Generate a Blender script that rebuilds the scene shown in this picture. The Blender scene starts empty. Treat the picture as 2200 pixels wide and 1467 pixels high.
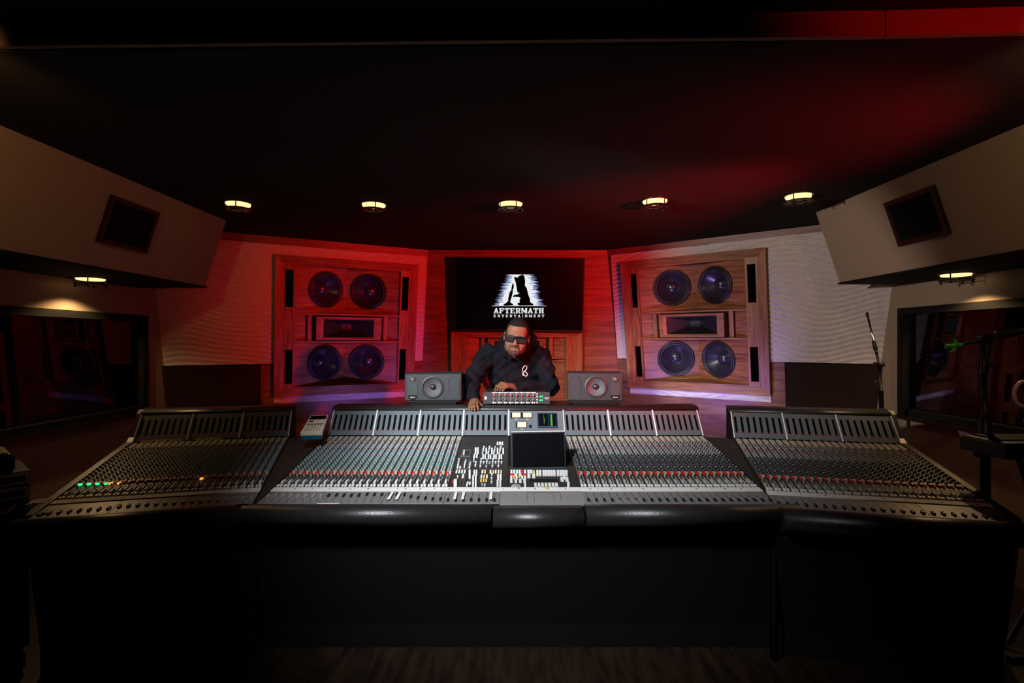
import bpy, math, random
import numpy as np
from mathutils import Vector, Matrix
from mathutils.bvhtree import BVHTree
random.seed(7)
np.random.seed(7)
SC = bpy.context.scene
COL = SC.collection
R = math.radians
HC = 1.56            # eye height of the photographer, metres
F = 1100.0           # focal length in pixels of the 2200 x 1467 frame

# ------------------------------------------------------------------ camera
cam_d = bpy.data.cameras.new('camera')
cam_d.sensor_width = 36.0
cam_d.lens = 18.0
cam_d.clip_start = 0.05
cam = bpy.data.objects.new('camera', cam_d)
COL.objects.link(cam)
cam.location = (0, 0, HC)
cam.rotation_euler = (R(90), 0, 0)
SC.camera = cam

# ------------------------------------------------------------------ world, exposure
w = bpy.data.worlds.new('world')
SC.world = w
w.use_nodes = True
w.node_tree.nodes['Background'].inputs[0].default_value = (0, 0, 0, 1)
w.node_tree.nodes['Background'].inputs[1].default_value = 0.0
vs = SC.view_settings
vs.view_transform = 'Standard'
vs.look = 'None'
vs.gamma = 1.0
vs.use_curve_mapping = False
vs.exposure = 0.0


# ------------------------------------------------------------------ photographic lights and added spots
def spot(name, loc, target, power, color, angle, blend=0.5, size=0.1):
    d = bpy.data.lights.new(name, 'SPOT')
    d.energy = power
    d.color = color
    d.spot_size = R(angle)
    d.spot_blend = blend
    d.shadow_soft_size = size
    o = bpy.data.objects.new(name, d)
    COL.objects.link(o)
    o.location = loc
    o.rotation_euler = (Vector(target) - Vector(loc)).to_track_quat('-Z', 'Y').to_euler()
    return o


RED = (1.0, 0.008, 0.012)
WARM = (1.0, 0.62, 0.28)
# white strobe high on the left of the photographer, aimed at the man and the centre of the desk
spot('key_strobe', (-1.95, 1.1, 2.45), (-0.08, 3.68, 1.16), 720, (0.93, 0.98, 1.0), 35, 0.9, 0.10)
# added overhead spot that brightens the whole desk top beyond the key
spot('added_desk_spot', (-0.75, 0.95, 2.55), (0.02, 3.02, 0.84), 370, (0.95, 0.96, 1.0), 68, 1.0, 0.12)
# weaker neutral strobe raking the right hand monitor and wall from the left
spot('rake_strobe', (-2.2, 1.1, 2.05), (2.65, 4.85, 1.66), 350, (1.0, 0.80, 0.74), 32, 0.5, 0.06)
# gelled red strobe on the right, outside the frame, aimed across the room
spot('red_strobe', (2.42, 2.0, 1.98), (-0.30, 5.72, 1.92), 600, RED, 59, 0.8, 0.06)
spot('red_strobe_ceiling', (2.38, 1.95, 1.85), (0.7, 3.35, 2.75), 60, RED, 88, 0.9, 0.05)
spot('red_strobe_back', (2.3, -0.6, 1.7), (1.75, 1.75, 2.66), 115, RED, 36, 1.0, 0.1)
# purple floor lights behind the desk
spot('purple_uplight_right', (1.15, 4.35, 0.55), (1.80, 5.3, 1.16), 85, (0.42, 0.24, 1.0), 78, 0.9, 0.08)
spot('purple_uplight_left', (-1.0, 4.45, 0.55), (-1.60, 5.5, 1.22), 36, (0.42, 0.20, 1.0), 64, 0.9, 0.08)
# added spots without fixtures, just outside the frame, brightening the sloped side bulkheads
spot('added_wash_left', (-1.9, 1.55, HC + 0.98), (-2.52, 3.0, HC + 0.82), 12.5, (1.0, 0.52, 0.19), 96, 1.0, 0.06)
spot('added_wash_right', (1.9, 1.45, HC + 0.98), (2.5, 2.9, HC + 0.82), 15.0, (1.0, 0.64, 0.34), 110, 1.0, 0.06)


# ------------------------------------------------------------------ materials
def pbr(name, color, rough=0.5, metal=0.0, emit=None, estr=1.0, spec=0.5, coat=0.0, sheen=0.0):
    m = bpy.data.materials.new(name)
    m.use_nodes = True
    b = m.node_tree.nodes['Principled BSDF']
    b.inputs['Base Color'].default_value = (*color, 1)
    b.inputs['Roughness'].default_value = rough
    b.inputs['Metallic'].default_value = metal
    b.inputs['Specular IOR Level'].default_value = spec
    b.inputs['Coat Weight'].default_value = coat
    b.inputs['Sheen Weight'].default_value = sheen
    if emit:
        b.inputs['Emission Color'].default_value = (*emit, 1)
        b.inputs['Emission Strength'].default_value = estr
    return m


def noise_mat(name, c1, c2, scale=(1, 1, 1), nscale=6.0, detail=6.0, rough=0.5, bump=0.0, dist=0.0, spec=0.5,
              ramp=(0.35, 0.65), metal=0.0, bscale=None):
    m = pbr(name, c1, rough, metal, spec=spec)
    nt = m.node_tree
    b = nt.nodes['Principled BSDF']
    tc = nt.nodes.new('ShaderNodeTexCoord')
    mp = nt.nodes.new('ShaderNodeMapping')
    mp.inputs['Scale'].default_value = scale
    nz = nt.nodes.new('ShaderNodeTexNoise')
    nz.inputs['Scale'].default_value = nscale
    nz.inputs['Detail'].default_value = detail
    nz.inputs['Distortion'].default_value = dist
    cr = nt.nodes.new('ShaderNodeValToRGB')
    cr.color_ramp.elements[0].position = ramp[0]
    cr.color_ramp.elements[1].position = ramp[1]
    cr.color_ramp.elements[0].color = (*c1, 1)
    cr.color_ramp.elements[1].color = (*c2, 1)
    L = nt.links.new
    L(tc.outputs['Object'], mp.inputs['Vector'])
    L(mp.outputs['Vector'], nz.inputs['Vector'])
    L(nz.outputs['Fac'], cr.inputs['Fac'])
    L(cr.outputs['Color'], b.inputs['Base Color'])
    if bump:
        bp = nt.nodes.new('ShaderNodeBump')
        bp.inputs['Strength'].default_value = bump
        bp.inputs['Distance'].default_value = 0.004
        src = nz
        if bscale:
            src = nt.nodes.new('ShaderNodeTexNoise')
            src.inputs['Scale'].default_value = bscale
            src.inputs['Detail'].default_value = 3
            L(tc.outputs['Object'], src.inputs['Vector'])
        L(src.outputs['Fac'], bp.inputs['Height'])
        L(bp.outputs['Normal'], b.inputs['Normal'])
    return m


def wood(name, dark, light, scale, nscale=3.0, rough=0.42):
    return noise_mat(name, dark, light, scale, nscale, 9.0, rough, 0.12, 0.9, 0.4, (0.30, 0.72))


M = {}
M['wood_h'] = wood('walnut_horizontal', (0.15, 0.050, 0.017), (0.42, 0.175, 0.066), (1.0, 14, 14))
M['wood_v'] = wood('walnut_vertical', (0.16, 0.053, 0.018), (0.44, 0.185, 0.07), (14, 14, 1.0))
M['wood_wall'] = wood('walnut_wall_panel', (0.13, 0.05, 0.026), (0.32, 0.145, 0.072), (0.8, 11, 11), 2.2)
M['wood_light'] = wood('pale_walnut', (0.30, 0.13, 0.05), (0.55, 0.28, 0.12), (1.0, 14, 14))
M['wave'] = noise_mat('pale_carved_panel', (0.60, 0.555, 0.51), (0.68, 0.63, 0.58), (1, 1, 1), 30, 4, 0.6)
M['fabric_wall'] = noise_mat('tan_wall_fabric', (0.30, 0.235, 0.165), (0.38, 0.30, 0.21), (1, 1, 1), 160, 4, 0.95, 0.3, spec=0.1)
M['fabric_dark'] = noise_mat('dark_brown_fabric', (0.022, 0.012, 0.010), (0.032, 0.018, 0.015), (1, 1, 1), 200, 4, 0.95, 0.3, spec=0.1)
M['ceiling'] = noise_mat('black_ceiling_fabric', (0.030, 0.027, 0.027), (0.042, 0.038, 0.038), (1, 1, 1), 120, 4, 0.95, 0.2, spec=0.1)
M['riser'] = noise_mat('ceiling_step_fabric', (0.26, 0.18, 0.14), (0.32, 0.22, 0.17), (1, 1, 1), 120, 4, 0.9, 0.2, spec=0.1)
M['floor'] = noise_mat('dark_wood_floor', (0.010, 0.005, 0.003), (0.028, 0.015, 0.008), (6, 1, 1), 4, 6, 0.4)
M['black'] = pbr('satin_black', (0.012, 0.012, 0.013), 0.45)
M['matte_black'] = pbr('matte_black', (0.006, 0.006, 0.006), 0.8, spec=0.2)
M['void'] = pbr('dark_opening', (0.002, 0.002, 0.002), 0.9, spec=0.0)
M['leather'] = noise_mat('black_leather', (0.012, 0.012, 0.013), (0.02, 0.02, 0.022), (1, 1, 1), 180, 3, 0.36, 0.25, spec=0.6)
M['desk_black'] = noise_mat('textured_black_desk', (0.018, 0.016, 0.015), (0.026, 0.023, 0.021), (1, 1, 1), 220, 3, 0.6, 0.15)
M['meter_grey'] = noise_mat('grey_meter_panel', (0.088, 0.108, 0.122), (0.104, 0.125, 0.140), (1, 1, 1), 60, 3, 0.5)
M['chan'] = pbr('charcoal_channel_panel', (0.035, 0.034, 0.033), 0.5)
M['desk_front'] = noise_mat('black_desk_shell', (0.004, 0.004, 0.004), (0.006, 0.006, 0.006), (1, 1, 1), 120, 3, 0.75, spec=0.15)
M['fader_grey'] = noise_mat('grey_fader_panel', (0.16, 0.16, 0.155), (0.20, 0.20, 0.195), (1, 1, 1), 70, 3, 0.42)
M['slot'] = pbr('slot_black', (0.008, 0.008, 0.009), 0.35)
M['white'] = pbr('white_plastic', (0.74, 0.74, 0.72), 0.45)
M['paper'] = pbr('white_tape', (0.78, 0.76, 0.72), 0.7)
M['pale_metal'] = pbr('pale_divider', (0.75, 0.76, 0.78), 0.4)
M['cream'] = pbr('cream_buttons', (0.46, 0.43, 0.34), 0.5)
M['k_grey'] = pbr('grey_knob', (0.36, 0.38, 0.39), 0.4)
M['k_dark'] = pbr('dark_knob', (0.09, 0.095, 0.10), 0.4)
M['k_red'] = pbr('red_cap', (0.42, 0.035, 0.03), 0.4)
M['k_brown'] = pbr('brown_cap', (0.20, 0.06, 0.035), 0.4)
M['k_blue'] = pbr('blue_cap', (0.11, 0.27, 0.40), 0.4)
M['k_green'] = pbr('green_cap', (0.05, 0.30, 0.22), 0.4)
M['btn_red'] = pbr('red_button', (0.65, 0.03, 0.02), 0.4)
M['btn_yellow'] = pbr('yellow_button', (0.80, 0.52, 0.12), 0.4)
M['btn_blue'] = pbr('blue_button', (0.10, 0.32, 0.60), 0.4)
M['chrome'] = pbr('chrome', (0.75, 0.75, 0.76), 0.2, 1.0)
M['silver'] = pbr('silver_plate', (0.42, 0.42, 0.41), 0.45, 0.3)
M['pad'] = noise_mat('grey_palm_rest', (0.20, 0.195, 0.185), (0.24, 0.235, 0.225), (1, 1, 1), 90, 3, 0.5)
M['led_green'] = pbr('green_led', (0.0, 0.2, 0.05), 0.4, emit=(0.02, 1.0, 0.30), estr=1.1)
M['led_orange'] = pbr('orange_led', (0.3, 0.1, 0.0), 0.4, emit=(1.0, 0.42, 0.05), estr=1.1)
M['led_red'] = pbr('red_led', (0.2, 0.0, 0.0), 0.4, emit=(1.0, 0.02, 0.02), estr=0.06)
M['vu'] = pbr('lit_meter_face', (0.8, 0.6, 0.35), 0.5, emit=(1.0, 0.60, 0.26), estr=0.55)
M['screen_off'] = pbr('dark_screen', (0.004, 0.004, 0.005), 0.12, spec=0.4)
M['tv_screen'] = pbr('tv_panel', (0.002, 0.002, 0.0025), 0.3, spec=0.1)
M['tv_white'] = pbr('tv_glow_white', (0, 0, 0), 0.5, emit=(0.92, 0.96, 1.0), estr=0.95, spec=0.0)
M['tv_mid'] = pbr('tv_glow_blue', (0, 0, 0), 0.5, emit=(0.42, 0.52, 0.85), estr=0.62, spec=0.0)
M['tv_dim'] = pbr('tv_glow_dim', (0, 0, 0), 0.5, emit=(0.16, 0.20, 0.42), estr=0.45, spec=0.0)
M['tv_text'] = pbr('tv_lettering', (0, 0, 0), 0.5, emit=(0.90, 0.93, 0.97), estr=0.85, spec=0.0)
M['scr_blue'] = pbr('scope_blue', (0, 0, 0), 0.5, emit=(0.08, 0.20, 0.55), estr=0.45)
M['scr_green'] = pbr('scope_green', (0, 0, 0), 0.5, emit=(0.12, 0.75, 0.10), estr=0.6)
M['lamp'] = pbr('lit_diffuser', (0.9, 0.7, 0.45), 0.5, emit=(1.0, 0.70, 0.30), estr=1.5)
M['bronze'] = pbr('dark_bronze', (0.05, 0.035, 0.025), 0.35, 0.8)
M['cone'] = pbr('woofer_cone', (0.026, 0.024, 0.032), 0.28, spec=0.9)
M['rubber'] = pbr('rubber_surround', (0.016, 0.016, 0.018), 0.42, spec=0.6)
M['cab_grey'] = noise_mat('slate_cabinet', (0.021, 0.024, 0.029), (0.026, 0.029, 0.035), (1, 1, 1), 150, 3, 0.5, 0.1)
M['cab_plate'] = pbr('grey_tweeter_plate', (0.04, 0.044, 0.047), 0.45)
M['cone_grey'] = pbr('grey_cone', (0.10, 0.105, 0.115), 0.3, spec=0.6)
M['rack_face'] = noise_mat('dark_rack_panel', (0.030, 0.030, 0.033), (0.036, 0.036, 0.040), (1, 1, 1), 200, 2, 0.45)
M['k_redbright'] = pbr('bright_red_knob', (0.72, 0.03, 0.05), 0.35)
M['beige'] = noise_mat('beige_plastic', (0.66, 0.58, 0.42), (0.72, 0.64, 0.48), (1, 1, 1), 40, 3, 0.5)
M['teal'] = pbr('teal_plastic', (0.0, 0.10, 0.16), 0.45)
M['ink'] = pbr('dark_ink', (0.03, 0.025, 0.02), 0.6)
M['ink_red'] = pbr('reddish_ink', (0.30, 0.06, 0.04), 0.6)
M['label_tan'] = pbr('tan_label', (0.52, 0.40, 0.28), 0.7)
M['green_plastic'] = pbr('bright_green_plastic', (0.05, 0.62, 0.05), 0.4, emit=(0.03, 0.5, 0.03), estr=0.0)
M['pink'] = pbr('pinkish_hoop', (0.85, 0.55, 0.55), 0.35)
M['hoodie'] = noise_mat('black_fleece', (0.0055, 0.0055, 0.008), (0.008, 0.008, 0.0115), (1, 1, 1), 260, 3, 0.9, 0.25, spec=0.08)
M['trouser'] = pbr('dark_trousers', (0.015, 0.015, 0.018), 0.9)
M['hair'] = noise_mat('short_black_hair', (0.003, 0.0025, 0.0025), (0.007, 0.005, 0.005), (1, 1, 1), 420, 4, 0.8, 0.6, spec=0.2)
M['print_white'] = pbr('white_print', (0.85, 0.85, 0.86), 0.6)
M['lens'] = pbr('dark_lens', (0.022, 0.016, 0.017), 0.12, spec=0.5)
M['frame_black'] = pbr('glossy_black_frame', (0.003, 0.003, 0.003), 0.3, spec=0.35)
M['eye'] = pbr('eye_white', (0.5, 0.45, 0.42), 0.25)


def glass_mat():
    m = bpy.data.materials.new('booth_glass')
    m.use_nodes = True
    nt = m.node_tree
    nt.nodes.clear()
    o = nt.nodes.new('ShaderNodeOutputMaterial')
    mx = nt.nodes.new('ShaderNodeMixShader')
    fr = nt.nodes.new('ShaderNodeFresnel')
    fr.inputs['IOR'].default_value = 1.5
    tr = nt.nodes.new('ShaderNodeBsdfTransparent')
    tr.inputs['Color'].default_value = (0.6, 0.6, 0.6, 1)
    gl = nt.nodes.new('ShaderNodeBsdfGlossy')
    gl.inputs['Roughness'].default_value = 0.02
    nt.links.new(fr.outputs[0], mx.inputs[0])
    nt.links.new(tr.outputs[0], mx.inputs[1])
    nt.links.new(gl.outputs[0], mx.inputs[2])
    nt.links.new(mx.outputs[0], o.inputs['Surface'])
    return m


M['glass'] = glass_mat()


def skin_mat():
    m = pbr('brown_skin', (0.24, 0.115, 0.065), 0.52, spec=0.15)
    nt = m.node_tree
    b = nt.nodes['Principled BSDF']
    a = nt.nodes.new('ShaderNodeAttribute')
    a.attribute_name = 'tone'
    nz = nt.nodes.new('ShaderNodeTexNoise')
    nz.inputs['Scale'].default_value = 60
    bp = nt.nodes.new('ShaderNodeBump')
    bp.inputs['Strength'].default_value = 0.1
    bp.inputs['Distance'].default_value = 0.002
    nt.links.new(a.outputs['Color'], b.inputs['Base Color'])
    nt.links.new(nz.outputs['Fac'], bp.inputs['Height'])
    nt.links.new(bp.outputs['Normal'], b.inputs['Normal'])
    return m


M['skin'] = skin_mat()


# ------------------------------------------------------------------ mesh helpers
class MB:
    def __init__(self):
        self.v = []
        self.f = []
        self.m = []
        self.s = []

    def add(self, vs, fs, mat=0, smooth=False):
        n = len(self.v)
        self.v.extend([tuple(p) for p in vs])
        self.f.extend([tuple(i + n for i in f) for f in fs])
        self.m.extend([mat] * len(fs))
        self.s.extend([smooth] * len(fs))
        return self

    def box(self, x0, x1, y0, y1, z0, z1, mat=0):
        vs = [(x0, y0, z0), (x1, y0, z0), (x1, y1, z0), (x0, y1, z0), (x0, y0, z1), (x1, y0, z1), (x1, y1, z1), (x0, y1, z1)]
        return self.add(vs, [(0, 3, 2, 1), (4, 5, 6, 7), (0, 1, 5, 4), (1, 2, 6, 5), (2, 3, 7, 6), (3, 0, 4, 7)], mat)

    def cbox(self, x0, x1, y0, y1, z0, z1, c, mat=0, axis='z'):
        # box whose top (or -y front) is chamfered by c
        if axis == 'z':
            vs = [(x0, y0, z0), (x1, y0, z0), (x1, y1, z0), (x0, y1, z0),
                  (x0, y0, z1 - c), (x1, y0, z1 - c), (x1, y1, z1 - c), (x0, y1, z1 - c),
                  (x0 + c, y0 + c, z1), (x1 - c, y0 + c, z1), (x1 - c, y1 - c, z1), (x0 + c, y1 - c, z1)]
        else:
            vs = [(x0, y1, z0), (x0, y1, z1), (x1, y1, z1), (x1, y1, z0),
                  (x0, y0 + c, z0), (x0, y0 + c, z1), (x1, y0 + c, z1), (x1, y0 + c, z0),
                  (x0 + c, y0, z0 + c), (x0 + c, y0, z1 - c), (x1 - c, y0, z1 - c), (x1 - c, y0, z0 + c)]
            fs = [(0, 1, 2, 3)] + [(i, 4 + i, 4 + (i + 1) % 4, (i + 1) % 4) for i in range(4)] + \
                 [(4 + i, 8 + i, 8 + (i + 1) % 4, 4 + (i + 1) % 4) for i in range(4)] + [(8, 11, 10, 9)]
            return self.add(vs, [tuple(reversed(f)) for f in fs] if False else fs, mat)
        fs = [(0, 3, 2, 1), (8, 9, 10, 11)]
        for i in range(4):
            j = (i + 1) % 4
            fs += [(i, j, 4 + j, 4 + i), (4 + i, 4 + j, 8 + j, 8 + i)]
        return self.add(vs, fs, mat)

    def prism(self, poly, a0, a1, axis='x', mat=0, smooth=False):
        # poly: 2D outline; extruded along axis
        n = len(poly)

        def P(p, a):
            if axis == 'x':
                return (a, p[0], p[1])
            if axis == 'y':
                return (p[0], a, p[1])
            return (p[0], p[1], a)
        vs = [P(p, a0) for p in poly] + [P(p, a1) for p in poly]
        fs = [tuple(range(n)), tuple(range(2 * n - 1, n - 1, -1))]
        self.add(vs, fs, mat)
        nn = len(self.v) - 2 * n
        for i in range(n):
            j = (i + 1) % n
            self.f.append((nn + i, nn + n + i, nn + n + j, nn + j))
            self.m.append(mat)
            self.s.append(smooth)
        return self

    def lathe(self, prof, seg=32, c=(0, 0, 0), axis='-y', mat=0, smooth=True, cap=True, m4=None):
        # prof: list of (radius, height along axis)
        n = len(self.v)
        mats = mat if isinstance(mat, (list, tuple)) else [mat] * (len(prof) - 1)
        for r, h in prof:
            for k in range(seg):
                t = 2 * math.pi * k / seg
                a, b = r * math.cos(t), r * math.sin(t)
                if axis == 'z':
                    p = (a, b, h)
                elif axis == '-y':
                    p = (a, -h, b)
                else:
                    p = (h, a, b)
                p = Vector(p)
                if m4 is not None:
                    p = m4 @ p
                self.v.append((p[0] + c[0], p[1] + c[1], p[2] + c[2]))
        for i in range(len(prof) - 1):
            for k in range(seg):
                k2 = (k + 1) % seg
                self.f.append((n + i * seg + k, n + i * seg + k2, n + (i + 1) * seg + k2, n + (i + 1) * seg + k))
                self.m.append(mats[i])
                self.s.append(smooth)
        if cap:
            for i in (0, len(prof) - 1):
                if prof[i][0] > 1e-6:
                    self.f.append(tuple(n + i * seg + k for k in range(seg)))
                    self.m.append(mats[min(i, len(mats) - 1)])
                    self.s.append(False)
        return self

    def tube(self, pts, r, seg=8, mat=0, smooth=True):
        pts = [Vector(p) for p in pts]
        rs = r if isinstance(r, (list, tuple)) else [r] * len(pts)
        n = len(self.v)
        up = Vector((0.123, 0.31, 0.94)).normalized()
        for i, p in enumerate(pts):
            d = (pts[min(i + 1, len(pts) - 1)] - pts[max(i - 1, 0)]).normalized()
            if abs(d.dot(up)) > 0.97:
                up = Vector((0.9, 0.3, 0.1)).normalized()
            a = d.cross(up).normalized()
            b = d.cross(a)
            for k in range(seg):
                t = 2 * math.pi * k / seg
                self.v.append(tuple(p + rs[i] * (math.cos(t) * a + math.sin(t) * b)))
        for i in range(len(pts) - 1):
            for k in range(seg):
                k2 = (k + 1) % seg
                self.f.append((n + i * seg + k, n + i * seg + k2, n + (i + 1) * seg + k2, n + (i + 1) * seg + k))
                self.m.append(mat)
                self.s.append(smooth)
        self.f.append(tuple(n + k for k in range(seg)))
        self.f.append(tuple(n + (len(pts) - 1) * seg + k for k in range(seg - 1, -1, -1)))
        self.m += [mat, mat]
        self.s += [False, False]
        return self

    def plate_hole(self, x0, x1, z0, z1, cx, cz, r, y=0.0, depth=0.03, mat=0):
        # front plate in the xz plane with one round hole and the wall of that hole
        an = sorted(set([2 * math.pi * k / 40 for k in range(40)] + [math.atan2(b_ - cz, a_ - cx) % (2 * math.pi) for a_ in (x0, x1) for b_ in (z0, z1)]))
        n = len(an)
        o_, i_, d_ = [], [], []
        for t_ in an:
            c_, s_ = math.cos(t_), math.sin(t_)
            k = min(((x1 if c_ > 0 else x0) - cx) / c_ if abs(c_) > 1e-9 else 1e9, ((z1 if s_ > 0 else z0) - cz) / s_ if abs(s_) > 1e-9 else 1e9)
            o_.append((cx + c_ * k, y, cz + s_ * k))
            i_.append((cx + c_ * r, y, cz + s_ * r))
            d_.append((cx + c_ * r, y + depth, cz + s_ * r))
        fs = []
        for k in range(n):
            j = (k + 1) % n
            fs += [(k, j, n + j, n + k), (n + k, n + j, 2 * n + j, 2 * n + k)]
        return self.add(o_ + i_ + d_, fs, mat)

    def mesh(self, name, mats):
        me = bpy.data.meshes.new(name)
        me.from_pydata(self.v, [], self.f)
        for k in (mats if isinstance(mats, (list, tuple)) else [mats]):
            me.materials.append(M[k])
        me.polygons.foreach_set('material_index', self.m)
        me.polygons.foreach_set('use_smooth', self.s)
        me.update()
        return me

    def obj(self, name, mats, parent=None, mat4=None):
        return link(name, self.mesh(name, mats), parent, mat4)


def link(name, data, parent=None, mat4=None):
    o = bpy.data.objects.new(name, data)
    COL.objects.link(o)
    if parent is not None:
        o.parent = parent
    if mat4 is not None:
        o.matrix_local = mat4
    return o


def tag(o, label=None, cat=None, group=None, kind=None):
    if label:
        o['label'] = label
    if cat:
        o['category'] = cat
    if group:
        o['group'] = group
    if kind:
        o['kind'] = kind
    return o


def thing(name, label, cat, mat4=None, group=None):
    o = bpy.data.objects.new(name, None)
    o.empty_display_size = 0.1
    COL.objects.link(o)
    if mat4 is not None:
        o.matrix_world = mat4
    return tag(o, label, cat, group)


def recalc(o):
    import bmesh
    bm = bmesh.new()
    bm.from_mesh(o.data)
    bmesh.ops.recalc_face_normals(bm, faces=bm.faces)
    bm.to_mesh(o.data)
    bm.free()
    return o


def T(x, y, z):
    return Matrix.Translation((x, y, z))


def RZ(a):
    return Matrix.Rotation(R(a), 4, 'Z')


def basis(origin, ex, ez):
    ex = Vector(ex).normalized()
    ez = Vector(ez).normalized()
    ey = ez.cross(ex)
    m = Matrix.Identity(4)
    for i in range(3):
        m[i][0], m[i][1], m[i][2], m[i][3] = ex[i], ey[i], ez[i], origin[i]
    return m


CAM = Vector((0, 0, HC))


def at(px, py, Y):
    # point seen at that place of the photograph, Y metres in front of the lens
    return Vector(((px - 1100) / F * Y, Y, HC - (py - 733) / F * Y))


def hit(m4, px, py, d=0.0, ax=1):
    # where that line of sight meets the plane (local axis ax = d) of m4; local coordinates
    inv = m4.inverted()
    a = inv @ CAM
    b = inv @ at(px, py, 1.0) - a
    t = (d - a[ax]) / b[ax]
    return a + b * t


# wall planes: x along the wall, y into the wall, z up the (leaning) face
def wall_plane(c, az, tilt, s):
    e1 = Vector((math.cos(az), -s * math.sin(az), 0))
    nh = Vector((-s * math.sin(az), -math.cos(az), 0))
    u = Vector((0, 0, 1)) * math.cos(tilt) + nh * math.sin(tilt)
    return basis(c, e1, u)


PL = wall_plane((-1.731, 5.465, HC + 0.146), 0.4986, 0.1297, -1)
PR = wall_plane((1.8516, 5.33, HC + 0.176), 0.652, 0.155, 1)
PC = basis((0.0, 5.88, HC), (1, 0, 0), (0, -math.sin(R(6.3)), math.cos(R(6.3))))
WL, HL = 1.460, 1.439
WR, HR = 1.476, 1.426
XL, XR = -3.24, 3.20       # side walls
CEIL = HC + 1.04


# ------------------------------------------------------------------ room shell
def struct(o):
    o['kind'] = 'structure'
    return o


struct(MB().box(-3.6, 3.6, -2.6, 6.6, -0.1, 0.0).obj('floor', 'floor'))
mb = MB()
mb.prism([(-3.6, 1.86), (0.4, 1.80), (2.0, 1.735), (3.6, 1.66), (3.6, 6.6), (-3.6, 6.6)], CEIL, CEIL + 0.3, 'z')
struct(recalc(mb.obj('ceiling', 'ceiling')))
struct(MB().box(-3.6, 3.6, -2.6, 2.2, CEIL + 0.088, CEIL + 0.3).obj('ceiling', 'ceiling'))
# fabric faced step in the ceiling, two boards with an open joint
for a, b in (((-3.5, 1.856), (1.27, 1.765)), ((1.275, 1.7648), (3.5, 1.663))):
    mb = MB()
    mb.prism([(a[0], a[1]), (b[0], b[1]), (b[0], b[1] - 0.02), (a[0], a[1] - 0.02)], CEIL + 0.001, CEIL + 0.09, 'z')
    struct(recalc(mb.obj('trim_1' if a[0] < 0 else 'trim_2', 'riser')))
struct(MB().box(-3.6, 3.6, -2.7, -2.6, 0, 3).obj('wall_back', 'fabric_dark'))


def holed(mb, x0, x1, z0, z1, y0, y1, hx0, hx1, hz0, hz1, mat=0):
    mb.box(x0, hx0, y0, y1, z0, z1, mat)
    mb.box(hx1, x1, y0, y1, z0, z1, mat)
    mb.box(hx0, hx1, y0, y1, z0, hz0, mat)
    mb.box(hx0, hx1, y0, y1, hz1, z1, mat)
    return mb


# angled front walls (walnut) with an opening for each big loudspeaker
WALL_L = struct(holed(MB(), -2.0, 1.06, -1.85, 0.98, 0.066, 0.09, -WL / 2 + .03, WL / 2 - .03, -HL / 2 + .03, HL / 2 - .03)
       .obj('wall_front_left', 'wood_wall', None, PL))
WALL_R = struct(holed(MB(), -1.16, 2.0, -1.90, 0.98, 0.066, 0.09, -WR / 2 + .03, WR / 2 - .03, -HR / 2 + .03, HR / 2 - .03)
       .obj('wall_front_right', 'wood_wall', None, PR))
CW0, CW1 = -0.70, 0.815     # centre loudspeaker opening
CT = 0.125
struct(holed(MB(), -1.3, 1.45, -1.75, 1.2, 0.066, 0.09, CW0 + .03, CW1 - .03, CT - 1.40, CT - .03)
       .obj('wall_front', 'wood_wall', None, PC))


# carved wave panels
def wave_panel(name, wall, quad, hole, label, wl=0.050, seed=0, side=1, xc=None):
    (ax, az), (bx, bz), (cx, cz), (dx, dz) = quad    # tl, tr, br, bl in plane coordinates
    nx = max(12, int(abs(bx - ax) / 0.022))
    nz = max(8, int(abs(az - dz) / 0.0048))
    u = np.linspace(0, 1, nx)[None, :]
    v = np.linspace(0, 1, nz)[:, None]
    X = (ax * (1 - u) + bx * u) * (1 - v) + (dx * (1 - u) + cx * u) * v
    Z = (az * (1 - u) + bz * u) * (1 - v) + (dz * (1 - u) + cz * u) * v
    ph = Z / wl + 0.95 * np.sin(X * 5.2 + 1.6 * Z * side + seed) + 0.30 * np.sin(X * 9.1 - 2.6 * Z + seed * 2)
    fr = ph - np.floor(ph)
    prof = np.where(fr < 0.82, fr / 0.82, (1 - fr) / 0.18)
    flat = np.clip(np.abs(X - xc) / 0.05 - 0.6, 0, 1) * np.where((X - xc) * side > 0, 1.0, 0.0) if xc is not None else 1.0
    Y = 0.062 - 0.017 * prof * flat - 0.008 * (1 - flat)
    vs = np.stack([X, Y, Z], -1).reshape(-1, 3)
    idx = np.arange(nx * nz).reshape(nz, nx)
    q = np.stack([idx[:-1, :-1], idx[1:, :-1], idx[1:, 1:], idx[:-1, 1:]], -1).reshape(-1, 4)
    cxm = vs[q].mean(1)
    if hole:
        keep = ~((cxm[:, 0] > hole[0]) & (cxm[:, 0] < hole[1]) & (cxm[:, 2] > hole[2]) & (cxm[:, 2] < hole[3]))
        q = q[keep]
    me = bpy.data.meshes.new(name)
    me.from_pydata(vs.tolist(), [], q.tolist())
    me.materials.append(M['wave'])
    me.polygons.foreach_set('use_smooth', [True] * len(q))
    o = link(name, me, wall)
    # rim so that the panel has thickness
    mb = MB()
    for (p, qq) in ((quad[0], quad[1]), (quad[1], quad[2]), (quad[2], quad[3]), (quad[3], quad[0])):
        pieces = [(p, qq)]
        if hole and abs(p[1] - qq[1]) < 1e-6 and hole[2] < p[1] < hole[3]:
            lo, hi = sorted((p[0], qq[0]))
            pieces = [((lo, p[1]), (hole[0], p[1])), ((hole[1], p[1]), (hi, p[1]))]
        for (p_, q_) in pieces:
            mb.add([(p_[0], 0.05, p_[1]), (q_[0], 0.05, q_[1]), (q_[0], 0.066, q_[1]), (p_[0], 0.066, p_[1])], [(0, 1, 2, 3)])
    mb.obj('panel_rim', 'wave', o)
    o['label'] = label
    return o


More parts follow.
